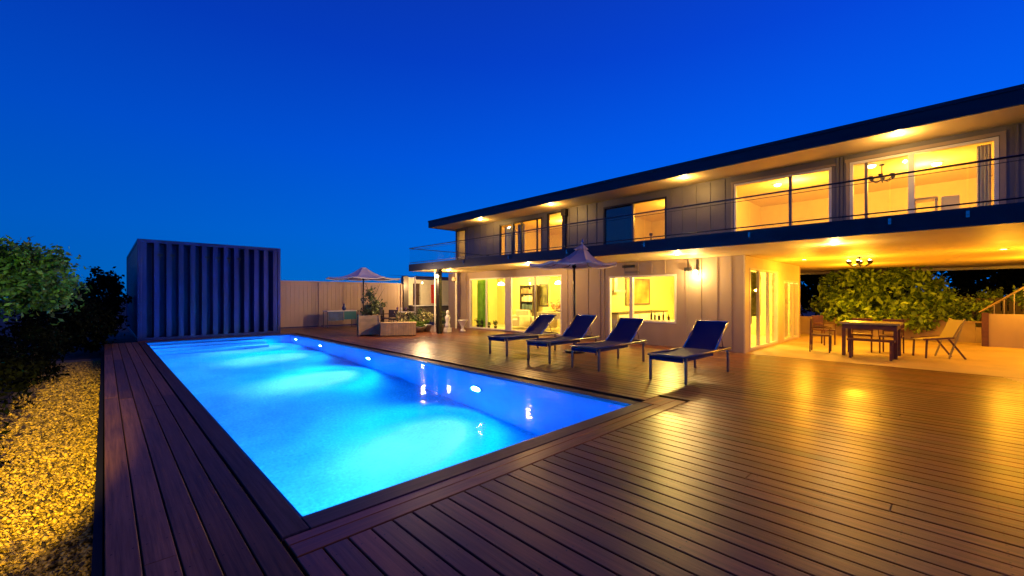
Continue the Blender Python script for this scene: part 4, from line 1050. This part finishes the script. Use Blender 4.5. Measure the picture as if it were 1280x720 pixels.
for i in range(14):
    a = -.62+i*.09; mb.box(a, a+.084, -.22, -.19, .03, .46)
mb.build('front_slats', 'slat', bc, world=False); MB().box(-.64, .66, -.23, .24, .462, .50).build('seat', 'slat', bc, world=False)
MB().box(-.62, .64, -.18, .2, 0.03, .44).build('base', 'bronze', bc, world=False)
# outdoor dining chairs factory
M['chair'] = mat('dark_rattan', (0.05, 0.035, 0.035), 0.6, noise=.3, nscale=30)
M['chair_tan'] = mat('tan_chair_frame', (0.30, 0.20, 0.10), 0.5, noise=.2)
def chair(x, y, rz, label, m='chair', group=None, src=None):
    if src is not None:
        o = copy_tree(src); o.location = (x, y, 0); o.rotation_euler.z = rz; o['label'] = label; return o
    c_ = thing('dining_chair', label, 'chair', (x, y, 0), rz, group)
    MB().box(-.22, .22, -.22, .22, .43, .47).build('seat', m, c_, bevel=.01, world=False)
    MB().box(.19, .22, -.21, .21, .55, .88).build('backrest', m, c_, bevel=.01, world=False)
    for (a, b_) in ((-1, -1), (-1, 1)): MB().beam((a*.2, b_*.2, 0), (a*.2, b_*.2, .43), .03).build('leg', m, c_, world=False)
    for b_ in (-1, 1): MB().beam((.22, b_*.2, 0), (.20, b_*.2, .88), .03).build('leg', m, c_, world=False)
    for b_ in (-1, 1): MB().tube([(-.2, b_*.22, .43), (-.2, b_*.23, .64), (-.1, b_*.23, .66), (.2, b_*.22, .64)], .014, 6).build('armrest', m, c_, world=False)
    return c_
fd = thing('dining_table', 'far outdoor dining table laid beside the potted flowers', 'table', (9.9, 17.6, 0))
MB().lathe([(.55, .72), (.56, .74), (.55, .76)], (9.9, 17.6, 0), 24).build('table_top', 'ceramic', fd)
MB().lathe([(.25, 0), (.05, .05), (.04, .72)], (9.9, 17.6, 0), 12).build('pedestal', 'bronze', fd)
G1 = 'chairs round the far outdoor dining table'
c0 = chair(9.3, 17.1, R(215), 'rattan chair on the pool side of the far dining table', group=G1)
chair(10.5, 17.3, R(-20), 'rattan chair on the house side of the far dining table', src=c0)
chair(9.4, 18.2, R(140), 'rattan chair on the fence side of the far dining table', src=c0)
chair(10.4, 18.1, R(40), 'rattan chair at the far right of the far dining table', src=c0)
M['purple'] = mat('purple_glass', (0.12, 0.05, 0.18), 0.3)
for i, (x, y) in enumerate(((9.75, 17.4), (10.1, 17.6), (9.8, 17.85))):
    tag(MB().lathe([(.03, 0), (.01, .02), (.01, .08), (.045, .12), (.04, .2)], (x, y, .76), 10).build('wine_glass', 'purple' if i else 'ceramic', smooth=True), ('white goblet nearest the pool on the far dining table', 'purple goblet at the middle of the far dining table', 'purple goblet farthest back on the far dining table')[i], 'goblet', 'goblets on the far dining table')
gr = thing('barbecue', 'dark covered barbecue standing in front of the fence corner', 'barbecue', (9.6, 19.9, 0))
MB().box(9.2, 10.1, 19.7, 20.2, .1, .8).build('cabinet', 'dark_metal', gr, bevel=.02); MB().tube([(9.25, 19.95, .85), (10.05, 19.95, .85)], .22, 16).build('lid', 'dark_metal', gr, smooth=True)
for a in (9.28, 10.02): MB().lathe([(.05, 0), (.05, .1)], (a, 19.8, 0), 10).build('wheel', 'black', gr)
# flowering pots and statue at the post
def potplant(x, y, r_, h_, label, m='leaf_pot', pm_='bronze', n_=350, seed=0, fh=.45, name='flower_pot'):
    p_ = thing(name, label, 'potted plant', (x, y, 0), group='potted plants by the balcony post')
    MB().lathe([(r_*.7, 0), (r_, h_*.8), (r_*1.08, h_), (r_*.9, h_)], (x, y, 0), 16).build('pot', pm_, p_, smooth=True)
    foliage('foliage', m, [(x, y, h_+fh*.5, r_*1.6, r_*1.6, fh*.55)], n_, .05, seed, p_, .1, .2)
    return p_
M['leaf_fl'] = leafmat('white_flowers_and_leaves', (0.05, 0.08, 0.02), (0.65, 0.58, 0.25))
M['leaf_fl'].node_tree.nodes
for i, (x, y, r_, h_, fh, m_) in enumerate(((9.2, 16.2, .26, .30, .50, 'leaf_fl'), (9.55, 15.7, .22, .34, .55, 'leaf_pot'), (9.75, 15.3, .2, .28, .6, 'leaf_fl'), (9.3, 15.2, .3, .22, .25, 'leaf_hedge'), (10.15, 14.9, .18, .3, .5, 'leaf_pot'))):
    potplant(x, y, r_, h_, ('wide pot of pale flowers furthest from the balcony post', 'bronze pot of tall green leaves among the flower pots', 'pot of tall pale flowers right beside the thin white post', 'low wide pot of bright green leaves in front of the others', 'narrow green pot plant closest to the stone figure')[i], m_, seed=80+i, fh=fh)
sta = thing('garden_statue', 'pale stone garden figure on a plinth beside the flower pots', 'statue', (10.15, 14.35, 0))
MB().box(10.03, 10.27, 14.23, 14.47, 0, .18).build('plinth', 'ceramic', sta, bevel=.01)
MB().lathe([(.10, .18), (.11, .3), (.07, .42), (.10, .54), (.11, .62), (.05, .70), (.045, .73), (.07, .79), (.06, .86), (.02, .90)], (10.15, 14.35, 0), 16).build('figure', 'ceramic', sta, smooth=True)
ur = thing('garden_urn', 'pale stone urn on a foot near the sliding doors', 'urn', (10.8, 14.2, 0))
MB().lathe([(.12, 0), (.12, .05), (.05, .10), (.05, .2), (.14, .34), (.20, .46), (.22, .48), (.17, .48), (.12, .38)], (10.8, 14.2, 0), 18).build('bowl', 'ceramic', ur, smooth=True)
hp = thing('hanging_basket', 'small brown hanging lantern near the lower wall end', 'lantern', (11.0, 15.1, 2.2))
MB().lathe([(.05, 0), (.10, .04), (.10, .18), (.04, .22)], (11.0, 15.1, 2.1), 10).tube([(11.0, 15.1, 2.32), (11.0, 15.1, SOF)], .006, 5).build('lantern_body', 'bronze', hp)

# ================================================================= PATIO
dt2 = thing('dining_table', 'square dark-legged dining table under the covered patio', 'table', (13.85, 1.4, 0))
M['tabletop'] = mat('olive_stone_top', (0.30, 0.27, 0.12), 0.35, noise=.12)
M['maroon'] = mat('maroon_stained_wood', (0.10, 0.035, 0.02), 0.45, noise=.2, nscale=10)
MB().box(13.35, 14.35, .85, 1.98, .79, .84).build('table_top', 'tabletop', dt2, bevel=.006)
MB().box(13.40, 14.30, .90, 1.93, .68, .788).build('apron', 'maroon', dt2)
for (a, b_) in ((13.43, .93), (14.27, .93), (13.43, 1.90), (14.27, 1.90)): MB().box(a-.035, a+.035, b_-.035, b_+.035, 0, .68).build('leg', 'maroon', dt2)
bn = thing('bench', 'low backless bench pushed under the near side of the patio table', 'bench', (13.15, 1.35, 0))
MB().box(12.98, 13.30, .92, 1.78, .42, .46).build('seat', 'maroon', bn)
for (a, b_) in ((13.02, .98), (13.26, .98), (13.02, 1.72), (13.26, 1.72)): MB().box(a-.025, a+.025, b_-.025, b_+.025, 0, .42).build('leg', 'maroon', bn)
G2 = 'dark chairs round the patio table'
p0_ = chair(14.75, 1.7, R(5), 'dark chair at the back of the patio table, nearer the house', 'maroon', G2)
chair(14.75, 1.1, R(-5), 'dark chair at the back of the patio table, nearer the stairs', src=p0_)
chair(13.85, 2.45, R(95), 'dark chair at the house end of the patio table', src=p0_)
chair(15.9, 2.75, R(60), 'dark chair standing apart at the left of the patio', src=p0_)
# slanted deck chair at the right of the table
M['tan'] = mat('tan_sling', (0.34, 0.28, 0.10), 0.7)
dc = thing('deck_chair', 'small folding deck chair with a pale sling right of the patio table', 'deck chair', (14.6, .2, 0), R(-60))
MB().quad((-.45, -.22, .44), (.1, -.22, .50), (.1, .22, .50), (-.45, .22, .44)).quad((.1, -.22, .50), (.30, -.22, .92), (.30, .22, .92), (.1, .22, .50)).build('sling', 'tan', dc, world=False).modifiers.new('t', 'SOLIDIFY').thickness = .02
for k in (-1, 1):
    MB().beam((-.42, k*.24, 0), (-.40, k*.24, .46), .03).build('leg', 'maroon', dc, world=False)
    MB().beam((.02, k*.24, 0), (.32, k*.24, .95), .03).build('leg', 'tan', dc, world=False)
    MB().beam((.34, k*.24, 0), (.0, k*.24, .50), .03).build('leg', 'maroon', dc, world=False)
    MB().beam((-.47, k*.24, .45), (.12, k*.24, .50), .03).build('side_rail', 'maroon', dc, world=False)
# retaining wall, fence, stairs
lwz = tag(MB().box(19.9, 20.1, -.5, 12, 0, .64).box(19.9, 20.1, -4.5, -.504, 0, .5).box(19.86, 20.14, -4.5, 12, .641, .68).build('retaining_wall', mat('retaining_wall_render', (0.36, 0.26, 0.15), 0.8, noise=.15, nscale=2)), 'low rendered retaining wall at the back of the patio under the hedge', 'wall')
fn = thing('timber_fence', 'weathered dark timber fence behind the low patio wall', 'fence', (21.2, -1, 0))
M['oldwood'] = mat('weathered_fence_wood', (0.14, 0.11, 0.06), 0.85, island=.5)
mb = MB(); y = 1.2; rq = random.Random(5)
while y > -6: mb.box(21.2, 21.23, y-.12, y, .3, 1.42+rq.uniform(-.05, .05)); y -= .145
mb.build('palings', 'oldwood', fn); MB().box(21.24, 21.3, -6, 1.2, .9, 1.0).build('rail', 'oldwood', fn)
ss_ = thing('staircase', 'outdoor staircase with a solid side panel and slanted handrail at the right', 'staircase', (18.8, -.65, 0))
MB().box(18.80, 18.92, -5.5, -.62, 0, .96).build('side_panel', 'wall', ss_)
MB().box(18.76, 18.96, -.74, -.60, 0, .99).build('newel_post', 'maroon', ss_)
mb = MB()
for i in range(12): mb.box(18.93, 20.0 if i < 0 else 19.88, -.95-.28*(i+1), -.95-.28*i, 0, .17*(i+1))
mb.build('steps', 'concrete', ss_)
MB().tube([(18.86, -.55, 1.0), (18.86, -4.0, 4.0*.9+.35)], .03, 8).build('handrail', 'steel', ss_)
for i in range(16):
    y = -.85-.19*i; MB().beam((18.86, y, .961), (18.86, y, 1.0+(-.55-y)*.855), .022).build('baluster', 'bronze', ss_)
# hedge and dark trees behind the patio
hg = thing('hedge_bush', 'large leafy bush lit by the patio lights behind the table', 'bush', (21.5, 3.0, 0))
trunk(hg, 21.6, 2.8, 0, 1.6, .08, 44, 6, .9)
foliage('foliage', 'leaf_hedge', [(21.5, 2.75, 1.65, .9, 1.0, .95), (21.5, 1.3, 1.65, .9, 1.15, .85), (21.0, 3.3, 1.15, .7, .65, .55), (21.2, .3, 1.1, .6, .65, .6), (19.75, 2.7, .85, .3, .8, .45), (19.75, 1.1, .75, .3, .9, .4)], 10500, .10, 45, hg, .16, .55)
for i, (x, y, z, r_) in enumerate(((27, -2.5, 3.2, 2.9), (28, 3.5, 3.5, 3.2), (27, 9.5, 3.0, 2.9), (25.5, -6.5, 3.0, 2.6), (26, 14.5, 2.9, 2.6))):
    t_ = thing('dark_tree', ('dark tree behind the timber fence', 'dark tree directly behind the lit bush', 'dark tree behind the far end of the patio', 'dark tree rising beyond the outdoor staircase', 'dark tree standing behind the ground floor rooms')[i], 'tree', (x, y, -.36), group='dark trees beyond the patio')
    trunk(t_, x, y, -.36, z, .15, 50+i, 6, 1.4)
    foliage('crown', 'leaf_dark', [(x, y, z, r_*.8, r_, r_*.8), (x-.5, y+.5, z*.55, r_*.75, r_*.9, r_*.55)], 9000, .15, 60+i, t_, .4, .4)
sb2 = shrub('low shrub with yellow-green leaves at the end of the patio wall', [(20.6, -.35, 1.0, .35, .5, .5)], 900, .06, 71, 'leaf_hedge', group='patio edge shrubs', z0=0)
sb3 = shrub('trailing shrub along the top of the timber fence', [(21.3, -1.6, 1.45, .25, 1.3, .22)], 1200, .06, 72, 'leaf_hedge', group='patio edge shrubs', z0=0)
